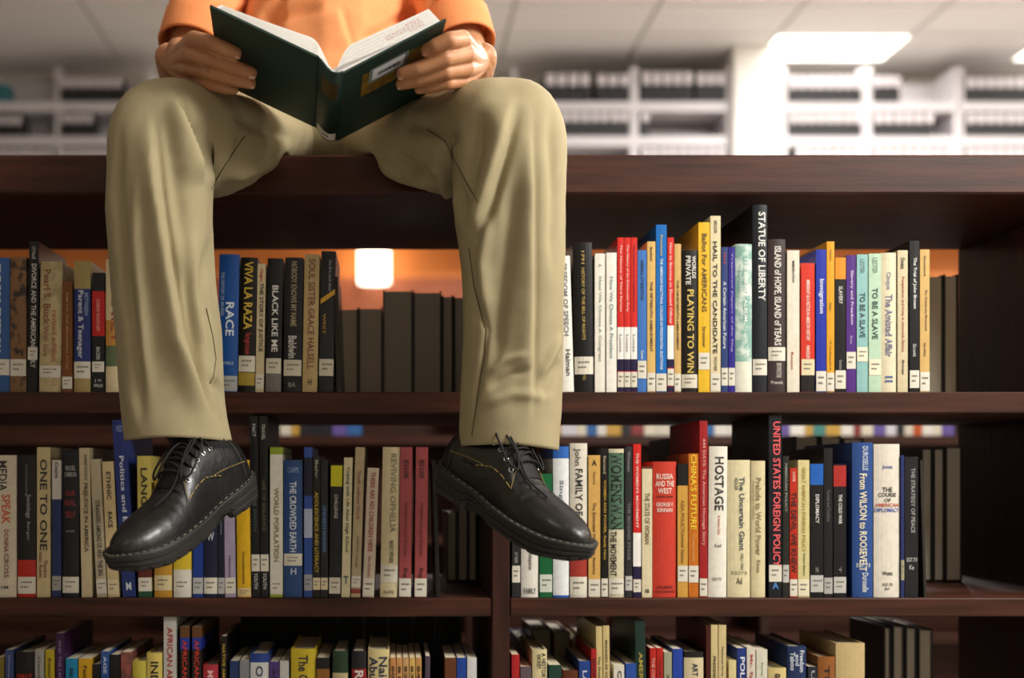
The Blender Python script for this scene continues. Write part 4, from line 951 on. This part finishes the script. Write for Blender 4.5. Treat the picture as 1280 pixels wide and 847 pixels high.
# page blocks: curved heads that sweep from the hinge out over each board
GUT = (TLi + TRi) / 2 + down * .003
def pages(outer, inner, n_out, name, th, th_out):
    """Page block over one board: thick at the gutter, its head face curving down into the spine."""
    e = nrm(outer - inner); w = np.linalg.norm(outer - inner) - .006
    inn = -n_out
    gut = GUT - inner
    gq, gz = (gut @ e) / w, gut @ inn
    def prof(q, top):
        if not top:
            lift = .0035 if q > 0 else .0035 + (gz - .0035) * smooth_step(q / gq)
            return inner + e * (w * q) + inn * lift
        f = smooth_step((q - gq) / .30) ** .75
        rise = (th_out + (th - th_out) * (1 - q) ** 1.2) * f + gz * (1 - f) * .6
        return inner + e * (w * q - .006 * max(q, 0)) + inn * rise
    qs = np.r_[np.linspace(gq, .25, 22), np.linspace(.3, 1, 12)]
    ring = [prof(q, False) for q in qs] + [prof(q, True) for q in qs[::-1]]
    d0, d1 = bl_u * .004, bl_u * (bk_L - .004)
    mb = MB(); mb.loft([[p - d0 for p in ring], [p - d1 for p in ring]])
    o = obuild(mb, name, M_PAPER)
    return o, prof, e, inn
pl, profL, eL, inL = pages(TLo, TLi, nL, 'page_block', .026, .011)
pr, profR, eR, inR = pages(TRo, TRi, nR, 'page_block', .034, .026)
# fine leaf lines on the head of the pages, and the red stamp
for prof, parent in ((profL, pl), (profR, pr)):
    mb = MB()
    for f in (.2, .36, .52, .68, .84):
        pts = [prof(q, False) * (1 - f) + prof(q, True) * f - bl_u * .0036 for q in np.linspace(.03, .97, 20)]
        mb.tube(pts, .00013, 4)
    obuild(mb, 'leaf_line', mat('leaf_line', '#c9c4ba', .9, 0), parent)
mb = MB()
for row in range(4):
    q = .52 + row * .0
    x = .5
    while x < .86:
        l = random.uniform(.012, .035)
        f = .28 + .14 * row
        if x > .7 or row in (1, 2):
            a, b = prof(x, False) * (1 - f) + prof(x, True) * f, prof(x + l, False) * (1 - f) + prof(x + l, True) * f
            mb.add([a - bl_u * .0037, b - bl_u * .0037, b + inR * .0013 - bl_u * .0037, a + inR * .0013 - bl_u * .0037], [(0, 1, 2, 3)])
        x += l + .012
obuild(mb, 'red_stamp', mat('red_stamp', '#d8a8a4', .8, .1), pr)
# barcode label and gold title panel on the back board
def board_patch(name, q0, q1, b0, b1, m, lift=.0005, parent=None):
    V = []
    for q, b in ((q0, b0), (q1, b0), (q1, b1), (q0, b1)):
        V.append(TRi + (TRo - TRi) * q - bl_u * (bk_L * b) + nR * lift)
    mb = MB(); mb.add(V, [(0, 1, 2, 3)]); return obuild(mb, name, m, parent)
board_patch('gold_panel', .2, .93, .16, .46, M_GOLD)
bcl = board_patch('barcode_sleeve', .27, .66, .13, .32, mat('clear_sleeve', '#7f8f88', .25, .05), .0009)
board_patch('barcode_label', .30, .62, .15, .29, mat('sticker_bar', '#dfe4ea', .5, .03), .0013, bcl)
mb = MB(); x = .36
while x < .57:
    l = random.choice((.004, .006, .01))
    V = [TRi + (TRo - TRi) * q - bl_u * (bk_L * b) + nR * .0016 for q, b in ((x, .21), (x + l, .21), (x + l, .255), (x, .255))]
    mb.add(V, [(0, 1, 2, 3)]); x += l + random.choice((.003, .006))
obuild(mb, 'barcode_print', mat('ink_navy', '#1c2450', .6, 0), bcl)

# --- body: one continuous skin under the clothes, fingers and thumbs modelled one by one
def hit(px, py, p0, n, off=0.0):
    d = np.array([(px - CX) / F, 1.0, (CY - py) / F]); o = np.array([0, 0, CZ])
    t = ((p0 - o) @ n) / (d @ n)
    return o + d * t + n * off
def capsule(mb, a, b, ra, rb, n=14):
    a, b = np.asarray(a, float), np.asarray(b, float)
    t = nrm(b - a); L = np.linalg.norm(b - a)
    up = np.array([0, 0, 1.]) if abs(t[2]) < .9 else np.array([1., 0, 0])
    x = nrm(np.cross(t, up)); y = np.cross(t, x)
    rings = []
    for q in np.linspace(-math.pi / 2 + .05, 0, 5): rings.append((a + t * ra * math.sin(q), ra * math.cos(q)))
    for q in np.linspace(0, math.pi / 2 - .05, 5): rings.append((b + t * rb * math.sin(q), rb * math.cos(q)))
    mb.loft([[c + r * (x * math.cos(g) + y * math.sin(g)) for g in np.linspace(0, 2 * math.pi, n, endpoint=False)] for c, r in rings])
def chain(mb, pts, rad):
    for (a, b), (ra, rb) in zip(zip(pts[:-1], pts[1:]), zip(rad[:-1], rad[1:])): capsule(mb, a, b, ra, rb)
hands = MB()
NAILS = []
def hand(side, p0, n, fingers, wrist, elbow, thumb):
    """fingers: rows of four (px, py, lift) for knuckle, two joints and tip over the board's outer face."""
    y0 = [hit(a, b, p0 + n * c, n)[1] for a, b, c in fingers[0]]
    for k, row in enumerate(fingers):
        pts = []
        for q, (a, b, c) in enumerate(row):
            p = hit(a, b, p0 + n * c, n)
            cap = y0[q] + .017 * k
            pts.append(p if p[1] < cap else P(a, b, cap))
        sz = (1.0, 1.04, 1.0, .88)[k]
        chain(hands, pts, [.0125 * sz, .0108 * sz, .0100 * sz, .0082 * sz])
        mid = pts[0] * .5 + wrist * .5 + n * .003
        chain(hands, [pts[0], mid, wrist], [.0128 * sz, .0155, .021])
        NAILS.append((pts[2], pts[3], n, .0082 * sz))
    # thumb lies over the pages on the inner face
    chain(hands, thumb, [.019, .0145, .0115, .0095])
    d = elbow - wrist
    chain(hands, [wrist, wrist + d * .12, wrist + d * .5, elbow], [.026, .0275, .038, .042])
    # flatten the wrist a little with a second rod beside the first
    s = nrm(np.cross(d, n)) * .011
    chain(hands, [wrist + s, wrist + s + d * .5], [.021, .03]); chain(hands, [wrist - s, wrist - s + d * .5], [.021, .03])
# his right hand, on the front board
Lw, Le = P(219, 76, 1.655), np.array([-.352, 1.86, 1.535])
Lf = [
    [(243, 50, .006), (262, 53, .014), (284, 62, .012), (295, 66, .009)],
    [(238, 68, .007), (264, 74, .015), (296, 85, .012), (314, 91, .009)],
    [(239, 85, .008), (266, 91, .015), (297, 100, .012), (313, 104, .009)],
    [(243, 101, .008), (262, 105, .014), (281, 110, .011), (292, 112, .008)]]
oL = TLo
Lt = [Lw + np.array([.012, -.03, .004]), *[hit(a, b, oL + nL * c, nL) for a, b, c in ((250, 74, -.012), (272, 70, -.036), (290, 66, -.038))]]
hand('R', oL, nL, Lf, Lw, Le, Lt)
Rw, Re = P(596, 76, 1.66), np.array([.130, 1.87, 1.545])
Rf = [
    [(577, 49, .006), (561, 50, .014), (543, 58, .012), (533, 62, .009)],
    [(582, 67, .007), (556, 73, .015), (523, 86, .012), (503, 92, .009)],
    [(582, 85, .008), (556, 90, .015), (522, 100, .012), (502, 105, .009)],
    [(576, 101, .008), (558, 104, .014), (537, 109, .011), (524, 111, .008)]]
Rt = [Rw + np.array([-.012, -.03, .004]), *[hit(a, b, TRo + nR * c, nR) for a, b, c in ((568, 76, -.012), (546, 72, -.046), (528, 70, -.049))]]
hand('L', TRo, nR, Rf, Rw, Re, Rt)
hm = with_mods(hands.v, hands.f, [('REMESH', dict(mode='VOXEL', voxel_size=.0016)), ('SMOOTH', dict(factor=.5, iterations=2))])
torso = MB()
PEL, CH, NK = np.array([-.112, 1.975, 1.47]), np.array([-.118, 1.985, 1.80]), np.array([-.12, 1.955, 2.0])
SHL, SHR = np.array([-.29, 1.985, 1.89]), np.array([.055, 1.985, 1.89])
chain(torso, [PEL, (PEL + CH) / 2, CH, (CH + NK) / 2, NK, NK + (0, -.03, .09)], [.13, .125, .135, .10, .058, .06])
chain(torso, [CH + (-.06, 0, .02), SHL], [.11, .066]); chain(torso, [CH + (.06, 0, .02), SHR], [.11, .066])
chain(torso, [SHL, (SHL + Le) / 2, Le], [.058, .05, .04]); chain(torso, [SHR, (SHR + Re) / 2, Re], [.058, .05, .04])
chain(torso, [Le, Le * .45 + Lw * .55], [.041, .034]); chain(torso, [Re, Re * .45 + Rw * .55], [.041, .034])
HD = np.array([-.12, 1.90, 2.18])
chain(torso, [HD + (0, .025, .03), HD + (0, .0, .01)], [.092, .086]); chain(torso, [HD + (0, .0, .0), HD + (0, -.045, -.075)], [.07, .042])
chain(torso, [HD + (0, -.085, .005), HD + (0, -.112, -.028)], [.010, .015])
for s in (-1, 1):
    chain(torso, [HD + (s * .083, .02, .015), HD + (s * .09, .03, -.02)], [.02, .014])
    chain(torso, [HD + (s * .018, -.092, -.062), HD + (0, -.098, -.06)], [.006, .007])
for rows in (Lrows, Rrows):   # legs inside the trousers, down into the shoes
    C = np.array(rows)[:, :3]
    rr = np.r_[[.075, .073, .07, .064], np.linspace(.05, .034, len(C) - 4)]
    chain(torso, [PEL + (C[0] - PEL) * .6, C[0]], [.1, .078]); chain(torso, list(C[:-1]), list(rr[:-1]))
tm = with_mods(torso.v, torso.f, [('REMESH', dict(mode='VOXEL', voxel_size=.008)), ('SMOOTH', dict(factor=.5, iterations=5))])
body = MB()
for me in (tm, hm):
    V = mesh_arrays(me)
    if me is tm: V = clear_shelf(V.copy()) if True else V
    body.add(V, [tuple(p.vertices) for p in me.polygons])
ppart(body, 'body', M_SKIN)
for a, b, n, r in NAILS:
    t = nrm(b - a); s = nrm(np.cross(t, n))
    c = b + t * r * .15
    rows_ = []
    for u in np.linspace(-.75, .95, 6):
        rr = r * .62 * (1 - .35 * max(0, u) ** 2)
        rows_.append([c + t * (r * .9 * u) + s * (rr * v) + n * (r * math.sqrt(max(0.02, 1 - (.62 * v) ** 2 - (max(0, u + .1) * .55) ** 2)) + .0001) for v in np.linspace(-1, 1, 6)])
    mb = MB(); mb.loft(rows_, closed=False, caps=False); ppart(mb, 'fingernail', M_NAIL)
for s in (-1, 1):
    mb = MB(); mb.loft([list(map(tuple, r)) for r in ellipsoid(HD + (s * .032, -.076, .006), (.014, .012, .011), 14, 10)]); ppart(mb, 'eye', mat('eye_white', '#e8e4de', .3, 0))
    mb = MB(); mb.loft([list(map(tuple, r)) for r in ellipsoid(HD + (s * .032, -.0845, .004), (.006, .005, .006), 12, 8)]); ppart(mb, 'iris', mat('iris_brown', '#2a1a10', .2, 0))
hair = MB()
hr = np.array(ellipsoid(HD + (0, .03, .035), (.1, .108, .096), 40, 24))
keep = hr[10:]
hair.loft([list(map(tuple, r)) for r in keep]); ppart(hair, 'hair', M_HAIR)

# --- polo shirt
polo = MB()
chain(polo, [PEL + (0, -.01, .06), (PEL + CH) / 2 + (0, -.01, 0), CH], [.158, .15, .158])
chain(polo, [CH + (-.075, -.0, -.03), SHL + (0, 0, .0)], [.135, .08]); chain(polo, [CH + (.075, 0, -.03), SHR], [.135, .08])
chain(polo, [CH + (0, 0, .06), NK + (0, .01, -.03)], [.11, .078])
SLV = []
for sh, el, k in ((SHL, Le, 0), (SHR, Re, 1)):
    end = sh + (el - sh) * .68
    chain(polo, [sh, sh + (el - sh) * .45, end], [.075, .068, .059])
    SLV.append((sh, el, end))
pm = with_mods(polo.v, polo.f, [('REMESH', dict(mode='VOXEL', voxel_size=.005)), ('SMOOTH', dict(factor=.5, iterations=8))])
V = mesh_arrays(pm).copy(); Fs = [tuple(p.vertices) for p in pm.polygons]
N = mesh_normals(V, Fs)
PF = [([(262, 30), (300, 0), (330, -30)], .006, 9, 'r'), ([(355, -20), (330, 20), (322, 45)], .008, 8, 's'), ([(420, 10), (428, 40), (436, 66)], .006, 8, 's'), ([(445, 52), (480, 38), (520, 12)], -.007, 9, 'r'), ([(300, 60), (350, 20), (410, 5)], -.006, 10, 'r'),
      ([(235, 50), (240, 20), (252, -10)], -.005, 7, 'r'), ([(205, 25), (225, 18), (250, 30)], .004, 6, 'r'), ([(560, 5), (580, 20), (604, 18)], .005, 6, 'r'), ([(540, 0), (556, 30), (560, 40)], -.006, 8, 'r')]
V = apply_folds(V, N, PF) + N * soft_noise(V, .003, 30, 5)[:, None]
mb = MB(); mb.add(V, Fs); shirt = ppart(mb, 'polo_shirt', M_POLO)
for sh, el, end in SLV:
    t = nrm(el - sh); up = np.array([0, 1., 0]); a = nrm(np.cross(t, up)); b = np.cross(t, a)
    rings = []
    for d, r in ((-.030, .0600), (-.029, .0622), (-.002, .0622), (.026, .0622), (.030, .0610), (.029, .0570), (.0, .0550)):
        rings.append([end + t * (d + .038) + r * (a * math.cos(g) + b * math.sin(g)) for g in np.linspace(0, 2 * math.pi, 48, endpoint=False)])
    mb = MB(); mb.loft(rings, caps=False); mb.build('sleeve_cuff', M_POLOD, shirt, True, root=ROOT)
# collar and button placket
mb = MB()
rings = []
for z, r in ((-.035, .083), (.0, .085), (.012, .083), (-.012, .098), (-.045, .112)):
    rings.append([NK + (r * math.cos(g) * 1.0, .012 + r * .95 * math.sin(g), z - .01) for g in np.linspace(-math.pi / 2 + .2, 3 * math.pi / 2 - .2, 40)])
mb.loft(rings, closed=False, caps=False); mb.build('collar', M_POLOD, shirt, True, root=ROOT)

# --- shoes: oxfords in black leather on lugged rubber soles
def halfw(x, side):   # outline half width of the sole, side +1 inner, -1 outer
    X = [0, .008, .025, .06, .11, .16, .205, .24, .27, .288, .298, .303]
    A = [0, .020, .032, .036, .033, .039, .046, .0455, .038, .027, .014, 0]
    B = [0, .020, .032, .037, .037, .044, .050, .047, .037, .026, .013, 0]
    return np.interp(x, X, A if side > 0 else B)
def outline(off, n=64):
    """closed sole outline, offset outwards"""
    xs = .1515 - .1515 * np.cos(np.linspace(0, math.pi, n // 2 + 1))
    P_ = [(x, halfw(x, 1)) for x in xs] + [(x, -halfw(x, -1)) for x in xs[::-1][1:-1]]
    P_ = np.array(P_)
    for _ in range(2): P_ = (np.roll(P_, 1, 0) + 2 * P_ + np.roll(P_, -1, 0)) / 4
    T = np.roll(P_, -1, 0) - np.roll(P_, 1, 0)
    Nn = np.stack([T[:, 1], -T[:, 0]], 1); Nn /= np.linalg.norm(Nn, axis=1)[:, None] + 1e-9
    if ((P_ - P_.mean(0)) * Nn).sum() < 0: Nn = -Nn
    return P_ + Nn * off, Nn
def zbot(x): return np.interp(x, [0, .012, .03, .088, .094, .118, .15, .25, .29, .303], [.008, .002, 0, 0, .012, .014, .0, 0, .009, .016])
def ztop(x): return np.interp(x, [0, .04, .1, .15, .2, .26, .303], [.042, .040, .035, .029, .028, .030, .037])
XS_ = [.006, .012, .024, .045, .07, .095, .12, .145, .17, .195, .22, .245, .265, .28, .29, .297]
HT_ = [.044, .056, .066, .076, .086, .091, .088, .077, .056, .047, .0425, .038, .032, .025, .018, .008]
UW_ = [.018, .024, .030, .034, .034, .033, .034, .037, .041, .0435, .0435, .040, .034, .026, .018, .008]
def upper_pt(x, th, off=0.0):
    """th 0 inner feather edge .. pi outer feather edge over the instep"""
    w = np.interp(x, XS_, UW_); h = np.interp(x, XS_, HT_)
    asym = .004 * math.sin(math.pi * x / .3)
    pinch = np.interp(x, [0, .05, .1, .16, .2, .3], [1.15, 1.2, 1.25, 1.05, .95, .85])
    c, s = math.cos(th), math.sin(th)
    y = w * np.sign(c) * abs(c) ** (.8 * pinch) - asym
    z = ztop(x) - .003 + h * abs(s) ** .85
    p = np.array([x, y, z])
    if off:
        e = 1e-3
        a = upper_pt(min(x + e, .2965), th) - upper_pt(max(x - e, .0062), th); b = upper_pt(x, min(th + e, math.pi)) - upper_pt(x, max(th - e, 0))
        nn = nrm(np.cross(a, b))
        if nn @ (p - np.array([x, 0, ztop(x)])) < 0: nn = -nn
        p = p + nn * off
    return p
def make_shoe(heel, fwd, roll, mir, size, ankle):
    fwd = nrm(fwd); up = nrm(np.array([0, 0, 1.]) - fwd[2] * fwd); lat = np.cross(up, fwd)
    cr, sr = math.cos(roll), math.sin(roll)
    up, lat = up * cr + lat * sr, lat * cr - up * sr
    def W(p):
        p = np.asarray(p, float) * size
        return np.asarray(heel) + fwd * p[0] + lat * (p[1] * mir) + up * p[2]
    def place(mb, name, m, parent, smooth=True):
        mb.v = [tuple(W(v)) for v in mb.v]
        return mb.build(name, m, parent, smooth, root=ROOT)
    # upper
    xs = np.r_[XS_[0], np.linspace(.009, .29, 56), XS_[-1]]
    rings = [[upper_pt(x, t) for t in np.linspace(0, math.pi, 40)] for x in xs]
    # creases across the vamp
    for i, x in enumerate(xs):
        for j, t in enumerate(np.linspace(0, math.pi, 40)):
            amp = math.exp(-((x - .19) / .022) ** 2) * math.sin(t) ** 1.5
            xx = x + .006 * math.sin(t * 2.2)
            rings[i][j] = rings[i][j] + np.array([0, 0, amp * .0016 * math.sin(xx * 420 + 2 * math.cos(t))])
    mb = MB(); mb.loft(rings, closed=False, caps=True)
    shoe = place(mb, 'shoe', M_LEATH, person)
    # sole, with rand groove and lugs
    mb = MB(); prof = [(.0, -.006), (.05, .0), (.14, .003), (.3, .004), (.34, .0025), (.38, .0045), (.62, .005), (.66, .0035), (.70, .0055), (.92, .006), (1.0, .0055)]
    rings = []
    for k, (f, off) in enumerate(prof):
        O, _ = outline(off, 192)
        ring = []
        for i, (x, y) in enumerate(O):
            xc = np.clip(x, 0, .303)
            z = zbot(xc) * (1 - f) + (ztop(xc) - .001) * f
            if k < 3 and i % 6 == 0 and not .085 < x < .125: z += .0055 if k < 2 else .003   # tread notches round the rim
            ring.append((x, y, z))
        rings.append(ring)
    mb.loft(rings)
    sole = place(mb, 'sole', M_SOLE, shoe, False)
    # welt with pale stitches
    O1, _ = outline(.007); O2, _ = outline(-.006)
    mb = MB()
    cz = lambda x, d: ztop(np.clip(x, 0, .303)) + d
    mb.loft([[(x, y, cz(x, -.0015)) for x, y in O1], [(x, y, cz(x, .0012)) for x, y in O1], [(x, y, cz(x, .0016)) for x, y in outline(.0055)[0]], [(x, y, cz(x, .0016)) for x, y in O2]], caps=False)
    place(mb, 'welt', M_SOLE, shoe)
    O, Nn = outline(.0028, 128)
    mb = MB()
    for i in range(128):
        if i % 2: continue
        a, b = O[i], O[(i + 1) % 128]
        mb.tube([(*a, cz(a[0], .0019)), (*b, cz(b[0], .0019))], .0005, 5)
    place(mb, 'welt_stitching', M_STITCHW, shoe)
    # quarters: facings with eyelets, lower edges stitched in yellow
    eyes = {}
    for s in (1, -1):
        th = lambda t: t if s > 0 else math.pi - t
        rows_ = []
        A = [(.150, 1.12), (.157, .78)]
        for k, u in enumerate(np.linspace(0, 1, 22)):
            xf = .163 - .008 * (1 - u)
            row = []
            for v in np.linspace(0, 1, 16):
                t = .30 + v * .77
                # front edge: pointed low corner; rear edge: runs back to the heel
                xfr = np.interp(t, [.30, .52, .66, .9, 1.07], [.085, .125, .172, .163, .158])
                xre = .062
                x = xre + (xfr - xre) * u
                row.append(upper_pt(x, th(t), .0024 if 0 < v else .0012))
            rows_.append(row)
        mb = MB(); mb.loft(rows_, closed=False, caps=False)
        edge = [upper_pt(xfr, th(t), .0002) for t, xfr in zip(np.linspace(.3, 1.07, 16), np.interp(np.linspace(.3, 1.07, 16), [.30, .52, .66, .9, 1.07], [.085, .125, .172, .163, .158]))]
        mb.loft([rows_[-1], edge], closed=False, caps=False)
        top = [upper_pt(x, th(1.07), .0002) for x in np.linspace(.062, .158, 22)]
        mb.loft([[r[-1] for r in rows_], top], closed=False, caps=False)
        flap = place(mb, 'quarter_flap', M_LEATH, shoe)
        mb = MB()
        ts = np.linspace(.34, 1.04, 46)
        path = [upper_pt(np.interp(t, [.30, .52, .66, .9, 1.07], [.085, .125, .172, .163, .158]) - .0028, th(t), .0030) for t in ts]
        for i in range(0, 45): 
            if i % 3 != 2: mb.tube([path[i], path[i + 1]], .00055, 5)
        path = [upper_pt(x, th(.42 - .3 * abs(x - .1)), .0028) for x in np.linspace(.03, .105, 34)]
        for i in range(33):
            if i % 3 != 2: mb.tube([path[i], path[i + 1]], .0005, 5)
        place(mb, 'yellow_stitching', M_STITCH, shoe)
        eyes[s] = []
        for k in range(5):
            x, t = .151 - .0165 * k, .90 + .012 * k
            p = upper_pt(x, th(t), .0028)
            nn = nrm(upper_pt(x, th(t), .004) - upper_pt(x, th(t), .002))
            e1 = nrm(np.cross(nn, (1, .1, 0))); e2 = np.cross(nn, e1)
            mb = MB()
            ring = [p + .0030 * (e1 * math.cos(g) + e2 * math.sin(g)) for g in np.linspace(0, 2 * math.pi, 17)]
            mb.tube(ring, .0010, 6, caps=False)
            place(mb, 'eyelet', M_EYE, shoe)
            eyes[s].append((p, nn))
    # tongue under the laces
    mb = MB()
    mb.loft([[upper_pt(x, t, .0008 + .0014 * math.sin((t - .96) / 1.22 * math.pi)) for t in np.linspace(.96, 2.18, 14)] for x in np.linspace(.07, .172, 20)], closed=False, caps=False)
    place(mb, 'tongue', mat('soft_black_leather', '#0f0f0f', .65, .2, 60, bump=.3, bscale=140, spec=.3), shoe)
    # laces: rungs, a bow and two loose ends
    mb = MB()
    def over(x, t, off): return upper_pt(x, t, off)
    for k in range(5):
        a, b = eyes[1][k][0], eyes[-1][k][0]
        x = .151 - .0165 * k
        for sgn in (0, 1):
            if sgn and k == 4: break
            x2 = x - .0165 * sgn
            mb.tube([over(x + (x2 - x) * q, (.90 + .012 * k) * (1 - q) + (math.pi - .90 - .012 * k) * q, .0030 + .0035 * math.sin(math.pi * q)) for q in np.linspace(0, 1, 12)], .0017, 7)
    place(mb, 'lace', M_LACE, shoe)
    mb = MB()
    knot = over(.086, math.pi / 2, .007)
    mb.tube([knot + (0, -.005, 0), knot + (.002, 0, .003), knot + (0, .005, 0)], [.003, .0042, .003], 8)
    for s in (1, -1):
        th = lambda t: t if s > 0 else math.pi - t
        loop = [(.086, 1.45, .008), (.098, 1.15, .014), (.125, .98, .016), (.150, .95, .012), (.158, 1.06, .008), (.146, 1.2, .008), (.12, 1.32, .010), (.09, 1.5, .008)]
        mb.tube(catmull([over(x, th(t), o) for x, t, o in loop], 40), .0017, 7)
        tail = [(.086, 1.5, .008), (.105, 1.3, .012), (.14, 1.25, .009), (.175, 1.3, .0045), (.215, 1.42, .0024)] if s > 0 else [(.086, 1.5, .008), (.098, 1.2, .012), (.112, .9, .008), (.128, .66, .005)]
        mb.tube(catmull([over(x, th(t), o) for x, t, o in tail], 30), .0016, 7)
    place(mb, 'lace_bow', M_LACE, shoe)
    # back strap seam
    mb = MB()
    for s in (1, -1):
        mb.tube([upper_pt(.034, (t if s > 0 else math.pi - t), .0006) for t in np.linspace(.06, 1.2, 16)], .0008, 6)
    place(mb, 'back_seam', M_SEAMK, shoe)
    mb = MB(); b0 = W((.068, 0, .085))
    mb.tube([b0, b0 * .5 + np.asarray(ankle) * .5, np.asarray(ankle)], [.033, .033, .033], 20)
    mb.build('sock', M_SOCK, shoe, True, root=ROOT)
    return shoe
make_shoe(P(312, 620, 1.595), (-.135, -.235, -.105), .0, 1, .94, Lrows[-2][:3])
make_shoe(P(551, 607, 1.595), (.176, -.212, -.110), .0, -1, .95, Rrows[-2][:3])
